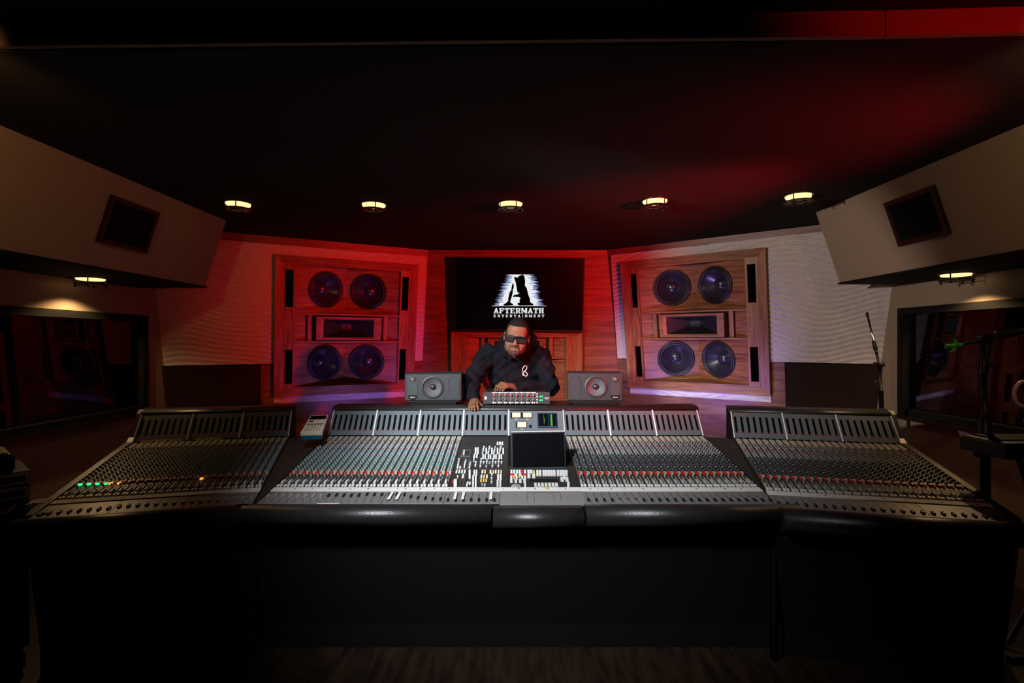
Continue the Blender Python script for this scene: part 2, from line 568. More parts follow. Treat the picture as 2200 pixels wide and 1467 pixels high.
def pp(pl, px, py, d=0.05):
    h = hit(pl, px, py, d)
    return (h[0], h[2])


def ext(p, x):
    return (x, p[1])


ql = [pp(PL, 475, 514), pp(PL, 917.5, 552), pp(PL, 908, 775), pp(PL, 333, 785)]
zt, zb = (ql[0][1] + ql[1][1]) / 2, (ql[2][1] + ql[3][1]) / 2
ql = [(-1.86, zt), (ql[1][0], zt), (ql[2][0], zb), (-1.86, zb)]
wave_panel('wave_panel', WALL_L, ql, (-WL / 2 + .02, WL / 2 - .02, -HL / 2, HL / 2),
           'pale carved wave wall panel around the loudspeaker left of the television', side=1, xc=pp(PL, 333, 710)[0])
qr = [pp(PR, 1312, 547), pp(PR, 1766, 498), pp(PR, 1918, 777), pp(PR, 1327, 773)]
zt2, zb2 = (qr[0][1] + qr[1][1]) / 2, (qr[2][1] + qr[3][1]) / 2
qr = [(qr[0][0], zt2), (1.86, zt2), (1.86, zb2), (qr[3][0], zb2)]
wave_panel('wave_panel', WALL_R, qr, (-WR / 2 + .02, WR / 2 - .02, -HR / 2, HR / 2),
           'pale carved wave wall panel around the loudspeaker right of the television', seed=1.7, side=-1, xc=pp(PR, 1919, 700)[0])
for pl, wd, ht, lab in ((WALL_L, WL, HL, 'left'), (WALL_R, WR, HR, 'right')):
    zz = -ht / 2
    wave_panel('wave_panel', pl, [(-wd / 2, zz + .02), (wd / 2, zz + .02), (wd / 2, zz - .078), (-wd / 2, zz - .078)], None,
               'narrow pale strip of wave panel under the big loudspeaker %s of the television' % lab, seed=3)

# dark fabric absorbers low on the angled walls
for pl, c, lab in ((PL, ((333, 786), (560, 785), (560, 880), (333, 880)), 'left'), (PR, ((1686, 778), (1918, 778), (1918, 880), (1686, 880)), 'right')):
    a, b = pp(pl, *c[0]), pp(pl, *c[1])
    x0, x1 = (-1.86, b[0]) if lab == 'left' else (a[0], 1.86)
    zt3 = (zb if lab == 'left' else zb2) - 0.004
    t = thing('absorber_panel', 'dark brown fabric absorber panel low on the %s angled wall' % lab, 'acoustic panel', pl @ T((x0 + x1) / 2, 0.066, -1.45))
    wd = (x1 - x0) / 2
    h0, h1 = 0.0, zt3 + 1.45
    MB().cbox(-wd + .012, wd - .012, -0.035, 0, h0 + .012, h1 - .012, 0.006, 0, 'y').obj('fabric', 'fabric_dark', t)
    holed(MB(), -wd, wd, h0, h1, -0.03, 0, -wd + .012, wd - .012, h0 + .012, h1 - .012).obj('edge_frame', 'matte_black', t)


# side walls with a window opening each
def side_wall(name, X, s, zb_, zt_, y0, y1, corner):
    # s: direction out of the room
    mb = MB()
    xa, xb = (X, X + s * 0.10) if s > 0 else (X + s * 0.10, X)
    mb.box(xa, xb, -2.6, y0, 0, CEIL)
    mb.box(xa, xb, y1, corner, 0, CEIL)
    mb.box(xa, xb, y0, y1, 0, zb_)
    mb.box(xa, xb, y0, y1, zt_, CEIL)
    return struct(mb.obj(name, 'fabric_wall'))


WZ0L, WZ1L = HC - 0.617, HC + 0.228
WZ0R, WZ1R = HC - 0.600, HC + 0.272
WYL = (1.2, 4.53)
WYR = (1.0, 4.22)
side_wall('wall_left', XL, -1, WZ0L, WZ1L, WYL[0], WYL[1], 4.9)
side_wall('wall_right', XR, 1, WZ0R, WZ1R, WYR[0], WYR[1], 4.6)


def window(n, X, s, y0, y1, z0, z1):
    pane = MB().box(X + s * .035 - .004, X + s * .035 + .004, y0 + .05, y1 - .05, z0 + .05, z1 - .05)
    mb = MB()
    xa, xb = sorted((X - s * 0.025, X + s * 0.10))
    fw = 0.055
    mb.box(xa, xb, y0, y1, z0, z0 + fw)
    mb.box(xa, xb, y0, y1, z1 - fw, z1)
    mb.box(xa, xb, y0, y0 + fw, z0 + fw, z1 - fw)
    mb.box(xa, xb, y1 - fw, y1, z0 + fw, z1 - fw)
    fr = struct(mb.obj('window_%d' % n, 'matte_black'))
    pane.obj('pane', 'glass', fr)
    xa, xb = sorted((X - s * 0.045, X))
    MB().box(xa, xb, y0, y1, z0 - 0.03, z0).obj('window_sill', 'bronze', fr)
    # the unlit booth behind the glass
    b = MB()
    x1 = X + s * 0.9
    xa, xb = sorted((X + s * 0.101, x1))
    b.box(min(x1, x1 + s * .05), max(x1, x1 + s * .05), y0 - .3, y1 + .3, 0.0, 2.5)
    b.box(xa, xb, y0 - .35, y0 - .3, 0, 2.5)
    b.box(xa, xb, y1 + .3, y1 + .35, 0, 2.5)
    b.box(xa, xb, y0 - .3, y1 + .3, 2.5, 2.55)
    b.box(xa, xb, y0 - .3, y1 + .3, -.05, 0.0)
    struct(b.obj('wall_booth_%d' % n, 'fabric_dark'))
    return fr


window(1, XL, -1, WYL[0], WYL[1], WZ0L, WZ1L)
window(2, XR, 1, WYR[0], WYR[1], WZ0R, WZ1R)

# sloped side bulkheads above the windows: x along the face, y into it, z up it
SBH = HC + 0.475


def bulkhead(name, s, xb, xt, yend, X):
    mb = MB()
    poly = [(s * xb, SBH), (s * xt, CEIL + 0.005), (X, CEIL + 0.005), (X, SBH)]
    mb.prism(poly, -2.6, yend, 'y')
    o = struct(recalc(mb.obj(name, 'fabric_wall')))
    # black underside board, slightly proud
    mb = MB()
    xa, xc = sorted((s * (xb - 0.012), X))
    mb.box(xa, xc, -2.6, yend + 0.01, SBH - 0.014, SBH)
    u = mb.obj('soffit_board', 'matte_black', o)
    ez = Vector((s * xt - s * xb, 0, CEIL - SBH))
    ex = Vector((0, 1, 0)) if s < 0 else Vector((0, -1, 0))
    return basis((s * xb, 0, SBH), ex, ez)


BL = bulkhead('trim_3', -1, 2.645, 2.46, 4.41, XL)
BR = bulkhead('trim_4', 1, 2.645, 2.45, 4.13, XR)


def vent(pl, cs, label):
    pts = [pp(pl, x, y, 0) for x, y in cs]
    x0 = (pts[0][0] + pts[3][0]) / 2
    x1 = (pts[1][0] + pts[2][0]) / 2
    z1 = (pts[0][1] + pts[1][1]) / 2
    z0 = (pts[2][1] + pts[3][1]) / 2
    t = thing('air_vent', label, 'vent', pl @ T((x0 + x1) / 2, 0, z0))
    wd, h = (x1 - x0) / 2, z1 - z0
    f = 0.03
    holed(MB(), -wd, wd, 0, h, -0.02, 0.0, -wd + f, wd - f, f, h - f).obj('frame', 'bronze', t)
    MB().box(-wd + f, wd - f, -0.003, 0, f, h - f).obj('backing', 'void', t)
    n = 14
    for i in range(n):
        z = f + (i + .5) * (h - 2 * f) / n
        mb = MB().add([(-wd + f, -.016, z - .008), (wd - f, -.016, z - .008), (wd - f, -.004, z + .006), (-wd + f, -.004, z + .006),
                       (-wd + f, -.014, z - .009), (wd - f, -.014, z - .009), (wd - f, -.002, z + .005), (-wd + f, -.002, z + .005)],
                      [(0, 1, 2, 3), (4, 7, 6, 5), (0, 4, 5, 1), (3, 2, 6, 7)])
        mb.obj('louvre', 'matte_black', t)


vent(BL, ((240, 415), (340, 457), (308, 545), (202, 514)), 'square dark air vent in the sloped bulkhead above the left window')
vent(BR, ((1902, 437), (2008, 393), (2046, 499), (1938, 528)), 'square dark air vent in the sloped bulkhead above the right window')


# ------------------------------------------------------------------ ring downlights
def downlight(pos, label, power, ang, seed):
    t = thing('ring_downlight', label, 'ceiling light', T(*pos), 'ring downlights')
    MB().lathe([(0.085, 0.0), (0.088, -0.010), (0.084, -0.016), (0.0, -0.019)], 28, axis='z').obj('diffuser', 'lamp', t)
    MB().lathe([(0.098, 0.0), (0.098, -0.006), (0.09, -0.006), (0.09, 0.0)], 28, axis='z', cap=False).obj('base_trim', 'bronze', t)
    mb = MB()
    pr = [(0.098, -0.050), (0.098, -0.043), (0.060, -0.043), (0.060, -0.050), (0.098, -0.050)]
    mb.lathe(pr, 28, axis='z', cap=False)
    mb.obj('shade_ring', 'bronze', t)
    for k in range(4):
        a = math.pi / 2 * k + seed
        x, y = 0.088 * math.cos(a), 0.088 * math.sin(a)
        p = MB().tube([(x, y, 0), (x, y, -0.062)], 0.004, 6)
        p.lathe([(0.0, -.070), (.008, -.066), (.008, -.056), (0, -.052)], 8, (x, y, 0), 'z')
        p.obj('post', 'bronze', t)
    c = MB()
    c.box(-.06, .06, -.003, .003, -0.048, -0.044)
    c.box(-.003, .003, -.06, .06, -0.048, -0.044)
    c.obj('cross_bar', 'bronze', t)
    d = bpy.data.lights.new('downlight_beam', 'SPOT')
    d.energy = power
    d.color = WARM
    d.spot_size = R(ang)
    d.spot_blend = 0.5
    d.shadow_soft_size = 0.015
    o = bpy.data.objects.new('downlight_beam', d)
    COL.objects.link(o)
    o.parent = t
    o.location = (0, 0, -0.085)


names = ['leftmost of the five', 'second from the left of the five', 'middle one of the five', 'second from the right of the five', 'rightmost of the five']
for i, (px, py) in enumerate(((512, 436), (803, 438), (1097, 436), (1407, 430), (1716, 419))):
    Y = 1.04 * F / (733 - py)
    p = at(px, py, Y)
    downlight((p.x, p.y, CEIL), '%s lit ring downlights across the black ceiling' % names[i], 1.5, 75, 0.3 + i * .1)
for (px, X, sd) in ((195, -3.06, 'left'), (2055, 3.02, 'right')):
    Y = X * F / (px - 1100)
    downlight((X, Y, SBH - 0.014), 'lit ring downlight under the bulkhead above the %s window' % sd, 15.0, 142, 0.5)


# ------------------------------------------------------------------ big wall loudspeakers
def woofer(parent, m4, r=0.195):
    w_ = MB().lathe([(r, -0.01), (r, 0.012), (r * .985, 0.018), (r * .90, 0.018), (r * .885, 0.010)], 40, cap=False).obj('woofer', 'rubber', parent, m4)
    MB().lathe([(r * .90, 0.010), (r * .87, 0.020), (r * .83, 0.023), (r * .79, 0.018), (r * .77, 0.006)], 40, cap=False).obj('surround', 'rubber', w_)
    pr = []
    n = 16
    for i in range(n + 1):
        f = i / n
        rr = r * (.77 - .47 * f)
        pr.append((rr, 0.006 - 0.075 * f ** 0.85 + (0.0016 if i % 2 else 0)))
    MB().lathe(pr, 40, cap=False).obj('cone', 'cone', w_)
    MB().lathe([(r * .31, -0.066), (r * .27, -0.052), (r * .20, -0.042), (r * .10, -0.036), (0, -0.034)], 32, cap=False).obj('dust_cap', 'cone', w_)
    for k in range(8):
        a = math.pi / 4 * k + .2
        MB().lathe([(.006, .018), (.006, .022), (0, .023)], 8, (r * .945 * math.cos(a), 0, r * .945 * math.sin(a)), cap=False).obj('bolt', 'black', w_)
    return w_


def big_monitor(pl, W, H, label, rows, x_off=0.0, ports=((.10, .36), (.665, .91)), fw=0.078, pw=0.112, D=0.19):
    """rows: list of (kind, v_top, v_bottom) in fractions of the height"""
    t = thing('studio_loudspeaker', label, 'loudspeaker', pl @ T(x_off, 0, -H / 2))
    Z = lambda v: H - v * H
    w2 = W / 2
    # mitred frame
    ch = 0.016

    def member(name, a, b, c, d, mat):
        # a,b outer corners; c,d inner corners (x,z)
        vs = [(a[0], 0.004, a[1]), (b[0], 0.004, b[1]), (c[0], ch, c[1]), (d[0], ch, d[1]),
              (a[0], 0.085, a[1]), (b[0], 0.085, b[1]), (c[0], 0.085, c[1]), (d[0], 0.085, d[1])]
        recalc(MB().add(vs, [(0, 1, 2, 3), (7, 6, 5, 4), (0, 4, 5, 1), (1, 5, 6, 2), (2, 6, 7, 3), (3, 7, 4, 0)]).obj(name, mat, t))
    member('top_rail', (-w2, H), (w2, H), (w2 - fw, H - fw), (-w2 + fw, H - fw), 'wood_h')
    member('bottom_rail', (-w2, 0), (w2, 0), (w2 - fw, fw), (-w2 + fw, fw), 'wood_h')
    member('side_stile', (-w2, 0), (-w2, H), (-w2 + fw, H - fw), (-w2 + fw, fw), 'wood_v')
    member('side_stile', (w2, 0), (w2, H), (w2 - fw, H - fw), (w2 - fw, fw), 'wood_v')
    # port boards with two slots each
    for s in (-1, 1):
        xa, xb = sorted((s * (w2 - fw), s * (w2 - fw - pw)))
        mb = MB()
        cuts = [(fw, None)]
        zs = sorted([(Z(b), Z(a)) for a, b in ports])
        m_ = (xa + xb) / 2
        hw = 0.037
        mb.box(xa, m_ - hw, 0.022, 0.06, fw, H - fw)
        mb.box(m_ + hw, xb, 0.022, 0.06, fw, H - fw)
        zc = fw
        for z0, z1 in zs:
            mb.box(m_ - hw, m_ + hw, 0.022, 0.06, zc, z0)
            zc = z1
        mb.box(m_ - hw, m_ + hw, 0.022, 0.06, zc, H - fw)
        pb = mb.obj('port_board', 'wood_v', t)
        for z0, z1 in zs:
            q = MB().box(m_ - hw, m_ + hw, 0.050, 0.062, z0, z1)
            q.obj('port', 'void', pb)
    xi = w2 - fw - pw
    y_e = 0.055
    for kind, v0, v1 in rows:
        z1, z0 = Z(v0), Z(v1)
        zc = (z0 + z1) / 2
        for s in (-1, 1):
            # one half of the concave baffle
            d = Vector((-s * xi, D, 0)).normalized()
            nrm = Vector((-s * D, -xi, 0)).normalized()
            ex = Vector((-nrm.y, nrm.x, 0))
            hl = math.hypot(xi, D) / 2
            mid = Vector((s * xi / 2, y_e + D / 2, 0))
            bm4 = basis(mid, ex, (0, 0, 1))
            if kind == 'woofers':
                xw = -(0.228 - xi / 2) / (xi / 2) * hl * -s
                MB().plate_hole(-hl, hl, z0, z1, xw, zc, .172, 0, .02).obj('baffle', 'wood_h', t, bm4)
                woofer(t, bm4 @ T(xw, -.004, zc))
            else:
                MB().box(-hl, hl, 0, .015, z0, z1).obj('baffle', 'wood_h', t, bm4)
        # shelf under the row
        MB().box(-xi, xi, 0.026, y_e + D, z0 - 0.018, z0).obj('shelf', 'wood_h', t)
        if kind == 'horn':
            hw, hh = 0.335, (z1 - z0) / 2 - .012
            iw, ih = 0.262, hh - .030
            hb = MB()
            # box sides
            holed(hb, -hw, hw, zc - hh, zc + hh, 0.012, 0.20, -hw + .045, hw - .045, zc - hh + .02, zc + hh - .02)
            hbo = hb.obj('horn_box', 'wood_h', t)
            # bevelled picture-frame around the mouth
            o_ = [(-hw + .045, zc - hh + .02), (hw - .045, zc - hh + .02), (hw - .045, zc + hh - .02), (-hw + .045, zc + hh - .02)]
            i_ = [(-iw, zc - ih), (iw, zc - ih), (iw, zc + ih), (-iw, zc + ih)]
            vs = [(a, .012, b) for a, b in o_] + [(a, .032, b) for a, b in i_]
            MB().add(vs, [(k, (k + 1) % 4, 4 + (k + 1) % 4, 4 + k) for k in range(4)]).obj('mouth_bevel', 'wood_light', hbo)
            th = [(-.05, zc - .03), (.05, zc - .03), (.05, zc + .03), (-.05, zc + .03)]
            vs = [(a, .032, b) for a, b in i_] + [(a, .17, b) for a, b in th]
            MB().add(vs, [(k, (k + 1) % 4, 4 + (k + 1) % 4, 4 + k) for k in range(4)] + [(4, 5, 6, 7)]).obj('horn', 'black', hbo)
            MB().lathe([(.016, 0), (.014, .012), (0, .018)], 12, (0, .165, zc)).obj('horn_driver', 'chrome', hbo)
            for s in (-1, 1):
                xa, xb = sorted((s * .375, s * .415))
                MB().box(xa, xb, 0.055, 0.22, z0, z1).obj('horn_pillar', 'wood_v', t)
    MB().box(-xi, xi, 0.026, y_e + D, Z(rows[0][1]), Z(rows[0][1]) + .018).obj('shelf', 'wood_h', t)
    return t


rows3 = [('woofers', .060, .400), ('horn', .414, .602), ('woofers', .616, .938)]
big_monitor(PL, WL, HL, 'large red-lit walnut wall loudspeaker with four woofers, left of the television', rows3)
big_monitor(PR, WR, HR, 'large brown walnut wall loudspeaker with four woofers, right of the television', rows3)
big_monitor(PC @ T(0, 0, CT - 0.70), CW1 - CW0, 1.40, 'walnut wall loudspeaker under the television, behind the man',
            [('horn', .06, .222), ('woofers', .238, .575), ('woofers', .592, .938)], (CW0 + CW1) / 2, ((.36, .60), (.68, .90)))

# ------------------------------------------------------------------ television
a = hit(PC, 975, 552, -0.07)
b = hit(PC, 1255, 550, -0.07)
c = hit(PC, 1254, 712, -0.07)
tw, th_ = (b[0] - a[0]), (a[2] - c[2])
PT = PC @ T((a[0] + b[0]) / 2, -0.07, c[2]) @ Matrix.Rotation(R(0.5), 4, 'Y') @ Matrix.Rotation(R(2.0), 4, 'X')
tv = thing('television', 'wide black television on the wall showing a white letter A emblem', 'television', PT)
MB().cbox(-tw / 2, tw / 2, 0.0, 0.045, 0, th_, 0.006, 0, 'y').obj('housing', 'black', tv)
scr = MB().box(-tw / 2 + .012, tw / 2 - .012, -0.003, 0.004, .02, th_ - .012).obj('screen', 'tv_screen', tv)
MB().box(-.2, .2, .045, .136, th_ * .3, th_ * .75).obj('wall_bracket', 'black', tv)


def tvp(x, y):
    # crop coordinates of the emblem -> screen coordinates
    px, py = 960 + x * .14091, 540 + y * .14091
    h = hit(PT, px, py, -0.003)
    return h[0], h[2]


rnd = random.Random(3)
mb = MB()
NS = 58
for i in range(NS):
    y0 = 350 + (824 - 350) * i / NS
    y1 = 350 + (824 - 350) * (i + .93) / NS
    f = i / NS
    xl = 905 - 190 * f + rnd.uniform(-22, 45)
    xr = 1345 + 130 * f + rnd.uniform(-50, 22)
    e0 = xl + 24 + rnd.uniform(10, 75)
    e = xr - 24 - rnd.uniform(10, 75)
    xs = [(xl, xl + 24, 2), (xl + 24, e0, 1), (e0, e, 0), (e, xr - 24, 1), (xr - 24, xr, 2)]
    for x0, x1, m_ in xs:
        p = [tvp(x0, y1), tvp(x1, y1), tvp(x1, y0), tvp(x0, y0)]
        mb.add([(q[0], -.0040, q[1]) for q in p], [(0, 1, 2, 3)], m_)
p = [tvp(683, 831), tvp(1520, 831), tvp(1520, 826), tvp(683, 826)]
mb.add([(q[0], -.0041, q[1]) for q in p], [(0, 1, 2, 3)], 0)
mb.obj('emblem_glow', ['tv_white', 'tv_mid', 'tv_dim'], scr)
legs = [[(1005, 470), (1022, 510), (1020, 550), (1008, 570), (1003, 640), (985, 700), (965, 765), (985, 785), (1010, 800), (1010, 820),
         (865, 825), (862, 805), (900, 785), (935, 750), (935, 715), (960, 610), (978, 600), (990, 530)],
        [(1155, 348), (1182, 372), (1195, 450), (1190, 515), (1220, 560), (1240, 650), (1265, 715), (1272, 770), (1320, 800), (1318, 820),
         (1100, 822), (1072, 800), (1085, 780), (1115, 775), (1105, 745), (1125, 710), (1100, 692), (1035, 688), (1016, 697), (1008, 676),
         (1035, 658), (1085, 650), (1110, 620), (1080, 632), (1065, 560), (1050, 470), (1025, 400), (1028, 385), (1085, 395), (1090, 375)]]
for L_ in legs:
    pts = [tvp(x, y) for x, y in L_]
    MB().add([(q[0], -.0052, q[1]) for q in pts], [tuple(range(len(pts)))]).obj('emblem_letter', 'void', scr)

# slab lettering: strokes in a unit box (x0,y0,x1,y1,thickness); y up
def glyph(ch):
    V, H_ = .27, .17
    S = {
        'A': [('q', .02, 0, .30, 0, .58, 1, .40, 1), ('q', .66, 0, .98, 0, .64, 1, .40, 1), (.26, .30, .74, .44), (0, 0, .40, .13), (.58, 0, 1, .13)],
        'F': [(.10, 0, .40, 1), (0, 0, .52, .13), (0, .86, .95, 1), (.40, .45, .74, .58), (.80, .62, .95, 1), (.66, .36, .76, .68)],
        'T': [(.35, 0, .65, 1), (.2, 0, .8, .13), (0, .86, 1, 1), (0, .62, .15, 1), (.85, .62, 1, 1)],
        'E': [(.10, 0, .40, 1), (0, 0, .95, .13), (0, .86, .92, 1), (.40, .45, .72, .58), (.78, .66, .92, 1), (.80, 0, .95, .34)],
        'R': [(.10, 0, .38, 1), (0, 0, .5, .13), (0, .87, .75, 1), (.38, .42, .75, .55), (.66, .5, .93, .92), ('q', .45, .45, .72, .45, 1.0, 0, .72, 0)],
        'M': [(.06, 0, .22, 1), (.70, 0, .96, 1), (0, 0, .32, .13), (.62, 0, 1, .13), ('q', .06, 1, .34, 1, .60, .15, .46, .15), ('q', .46, .15, .60, .15, .96, 1, .72, 1), (0, .88, .3, 1), (.72, .88, 1, 1)],
        'H': [(.08, 0, .36, 1), (.64, 0, .92, 1), (0, 0, .44, .13), (.56, 0, 1, .13), (0, .87, .44, 1), (.56, .87, 1, 1), (.3, .44, .7, .57)],
        'N': [(.10, 0, .26, 1), (.76, 0, .92, 1), (0, 0, .36, .13), (.64, .87, 1, 1), (0, .87, .36, 1), ('q', .10, 1, .42, 1, .92, 0, .62, 0)],
        'I': [(.33, 0, .67, 1), (.12, 0, .88, .14), (.12, .86, .88, 1)],
    }
    return S[ch]


def lettering(word, x0, x1, ytop, ybot, name, gap):
    mb = MB()
    n = len(word)
    wts = [1.25 if c in 'M' else (.55 if c == 'I' else 1.0) for c in word]
    tot = sum(wts) + gap * (n - 1)
    u = (x1 - x0) / tot
    x = x0
    for c, wt in zip(word, wts):
        for s in glyph(c):
            if s[0] == 'q':
                q = [(s[1], s[2]), (s[3], s[4]), (s[5], s[6]), (s[7], s[8])]
            else:
                q = [(s[0], s[1]), (s[2], s[1]), (s[2], s[3]), (s[0], s[3])]
            pts = [tvp(x + a_ * wt * u, ybot + (ytop - ybot) * b_) for a_, b_ in q]
            mb.add([(p_[0], -.0045, p_[1]) for p_ in pts], [(0, 1, 2, 3)])
        x += (wt + gap) * u
    return mb.obj(name, 'tv_text', scr)


lettering('AFTERMATH', 714, 1478, 860, 941, 'lettering', .10)
lettering('ENTERTAINMENT', 712, 1485, 960, 1000, 'lettering', .62)


# ------------------------------------------------------------------ mixing console
S_ = 0.95


def prof(y, z):
    return (S_ * y - 2.695, HC + S_ * (z - 1.6))


def slope(y0, z0, y1, z1):
    a_ = prof(y0, z0)
    b_ = prof(y1, z1)
    d = Vector((0, b_[0] - a_[0], b_[1] - a_[1]))
    L_ = d.length
    d.normalize()
    m = Matrix.Identity(4)
    ex = Vector((1, 0, 0))
    ez = ex.cross(d)
    for i in range(3):
        m[i][0], m[i][1], m[i][2] = ex[i], d[i], ez[i]
    m[1][3], m[2][3] = a_
    return m, L_


CH, LCH = slope(2.865, .782, 3.70, .915)
FD, LFD = slope(2.66, .757, 2.815, .775)
MT, LMT = slope(3.70, .918, 3.83, 1.085)


def body_profile():
    p = [prof(2.66, .755), prof(2.815, .773), prof(2.86, .780), prof(3.70, .913), prof(3.715, .915), prof(3.845, 1.088),
         prof(3.865, 1.106), prof(3.89, 1.112), prof(3.98, 1.112), prof(3.99, 1.09), prof(3.99, .62), prof(3.9, .40)]
    p += [(prof(3.9, 0)[0], 0.0), (prof(2.75, 0)[0], 0.0), (prof(2.75, .2)[0], .12), prof(2.66, .60)]
    return p


def section_body(parent, x0, x1, name='desk_body'):
    return recalc(MB().prism(body_profile(), x0, x1, 'x').obj(name, 'desk_front', parent))


def cap_rail(parent, x0, x1):
    mb = MB()
    pts = [prof(3.836, 1.078), prof(3.832, 1.092), prof(3.842, 1.104), prof(3.862, 1.114), prof(3.89, 1.1165), prof(3.98, 1.1165),
           prof(3.98, 1.112), prof(3.89, 1.111), prof(3.85, 1.09)]
    mb.prism(pts, x0 - .004, x1 + .004, 'x', 0, True)
    return recalc(mb.obj('bridge_cap', 'leather', parent))


def armrest(parent, x0, x1, rr=0.052):
    mb = MB()
    cy, cz = prof(2.588, .722)
    n = 14
    pts = [(cy + rr * 1.15 * math.cos(2 * math.pi * k / n), cz + rr * math.sin(2 * math.pi * k / n)) for k in range(n)]
    mb.prism(pts, x0 + .003, x1 - .003, 'x', 0, True)
    return recalc(mb.obj('armrest', 'leather', parent))


# shared meshes -------------------------------------------------------------
def knob_mesh(mb, x, y, r, h, body, cap, seg=8):
    mb.lathe([(r, 0), (r * .92, h * .75)], seg, (x, y, 0), 'z', body, True, False)
    mb.lathe([(r * .92, h * .75), (r * .78, h), (0, h)], seg, (x, y, 0), 'z', cap, False, False)


KM = ['k_grey', 'k_dark', 'k_red', 'k_brown', 'k_blue', 'k_green', 'cream', 'white', 'btn_red', 'slot', 'btn_blue']
KI = {k: i for i, k in enumerate(KM)}


def channel_knobs(variant, pitch):
    """knobs and buttons of one channel in slope coordinates (x 0..pitch, y 0..LCH, z up)"""
    mb = MB()
    L_ = LCH
    p = pitch
    rn = random.Random(11 + variant)
    # routing buttons: four narrow columns of small cream keys
    ya, yb = L_ * .865, L_ * .992
    for c_ in range(4):
        for r_ in range(7):
            x = p * (.24 + .185 * c_)
            y = ya + (yb - ya) * (r_ + .1) / 7
            mb.box(x - p * .062, x + p * .062, y, y + (yb - ya) / 7 * .72, 0, .0035, KI['cream'])
    # rows of knobs, two columns, staggered
    n = 15
    for r_ in range(n):
        f = r_ / (n - 1)
        y = L_ * (.845 - .585 * f)
        if variant == 0:
            cap = 'k_brown' if f < .12 else 'k_grey' if f < .25 else 'k_red' if f < .33 else 'k_blue' if f < .60 else 'k_green' if f < .93 else 'k_grey'
        else:  # right bank: that side's light put into the colours, grey and dark for green
            cap = 'k_brown' if f < .10 else 'k_grey' if f < .20 else 'k_red' if f < .30 else 'k_grey' if f < .45 else 'k_red' if f < .52 else 'k_blue' if f < .62 else 'k_dark'
        body = 'k_grey' if variant == 0 or f < .5 else 'k_dark'
        for c_ in range(2):
            x = p * (.34 + .36 * c_)
            yy = y + (L_ * .012 if c_ else -L_ * .006)
            knob_mesh(mb, x, yy, p * .135, .014, KI[body], KI[cap if not (c_ and r_ % 3 == 1) else 'k_grey'])
        if r_ % 3 == 2:
            mb.box(p * .47, p * .58, y - .004, y + .004, 0, .006, KI['white' if variant == 0 else 'cream'])
    # mute / solo keys
    mb.box(p * .16, p * .48, L_ * .205, L_ * .232, 0, .010, KI['btn_red'])
    mb.box(p * .56, p * .92, L_ * .214, L_ * .240, 0, .010, KI['cream'])
    knob_mesh(mb, p * .5, L_ * .187, p * .13, .012, KI['k_grey'], KI['k_grey'])
    # small fader with its cap, two keys below
    mb.box(p * .46, p * .54, L_ * .07, L_ * .175, 0, .0012, KI['slot'])
    mb.box(p * .78, p * .84, L_ * .09, L_ * .17, 0, .004, KI['cream'])
    mb.box(p * .30, p * .36, L_ * .10, L_ * .17, 0, .003, KI['cream'])
    if variant == 0:
        mb.cbox(p * .36, p * .66, L_ * .052, L_ * .092, 0, .014, .002, KI['white'])
        knob_mesh(mb, p * .62, L_ * .10, p * .11, .014, KI['k_grey'], KI['btn_blue'])
    else:
        mb.cbox(p * .18, p * .44, L_ * .058, L_ * .098, 0, .014, .002, KI['cream'])
        knob_mesh(mb, p * .70, L_ * .062, p * .14, .014, KI['k_grey'], KI['k_blue'])
    mb.cbox(p * .14, p * .46, L_ * .012, L_ * .036, 0, .009, .0015, KI['white'])
    mb.cbox(p * .56, p * .88, L_ * .012, L_ * .036, 0, .009, .0015, KI['white'])
    return mb.mesh('channel_controls', KM)


def strip_mesh(pitch):
    return MB().cbox(pitch * .03, pitch * .97, 0, LCH, -.008, 0, .0008).mesh('channel_strip', 'chan')


cap_me = None


def fader_cap_mesh(mat):
    mb = MB()
    mb.add([(-.0055, -.012, 0), (.0055, -.012, 0), (.0055, .012, 0), (-.0055, .012, 0),
            (-.0055, -.012, .009), (.0055, -.012, .009), (.0055, -.001, .006), (-.0055, -.001, .006),
            (.0055, .001, .006), (-.0055, .001, .006), (.0055, .012, .009), (-.0055, .012, .009)],
           [(0, 3, 2, 1), (4, 5, 6, 7), (7, 6, 8, 9), (9, 8, 10, 11), (0, 1, 5, 4), (2, 3, 11, 10), (1, 2, 10, 8, 6, 5), (3, 0, 4, 7, 9, 11)])
    return mb.mesh('fader_cap', mat)


CAPS = {k: fader_cap_mesh(k) for k in ('silver', 'slot', 'chrome')}


def channel_bay(parent, x0, x1, variant, n=8, led=True, seed=0):
    """eight channels: strips, controls, fader panel, faders, meter panel"""
    pitch = (x1 - x0) / n
    sm = strip_mesh(pitch)
    km = channel_knobs(variant, pitch)
    rn = random.Random(seed)
    for i in range(n):
        s = link('channel_strip', sm, parent, CH @ T(x0 + i * pitch, 0, 0))
        tag(link('knobs', km, s), kind='stuff')
    fp = MB().cbox(x0 + .001, x1 - .001, 0, LFD, -.006, .001, .001).obj('fader_panel', 'fader_grey', parent, FD)
    mb = MB()
    for i in range(n):
        x = x0 + (i + .5) * pitch
        mb.box(x - .0012, x + .0012, LFD * .14, LFD * .93, .001, .0014)
        mb.box(x + .010, x + .013, LFD * .10, LFD * .13, .001, .003)
    tag(mb.obj('fader_slots', 'slot', fp), kind='stuff')
    return pitch


def fader_caps(parent, x0, pitch, ys, mats):
    for i, (y, m_) in enumerate(zip(ys, mats)):
        link('fader_cap', CAPS[m_], parent, FD @ T(x0 + (i + .5) * pitch, LFD * y, .0015))


slot_me = {}


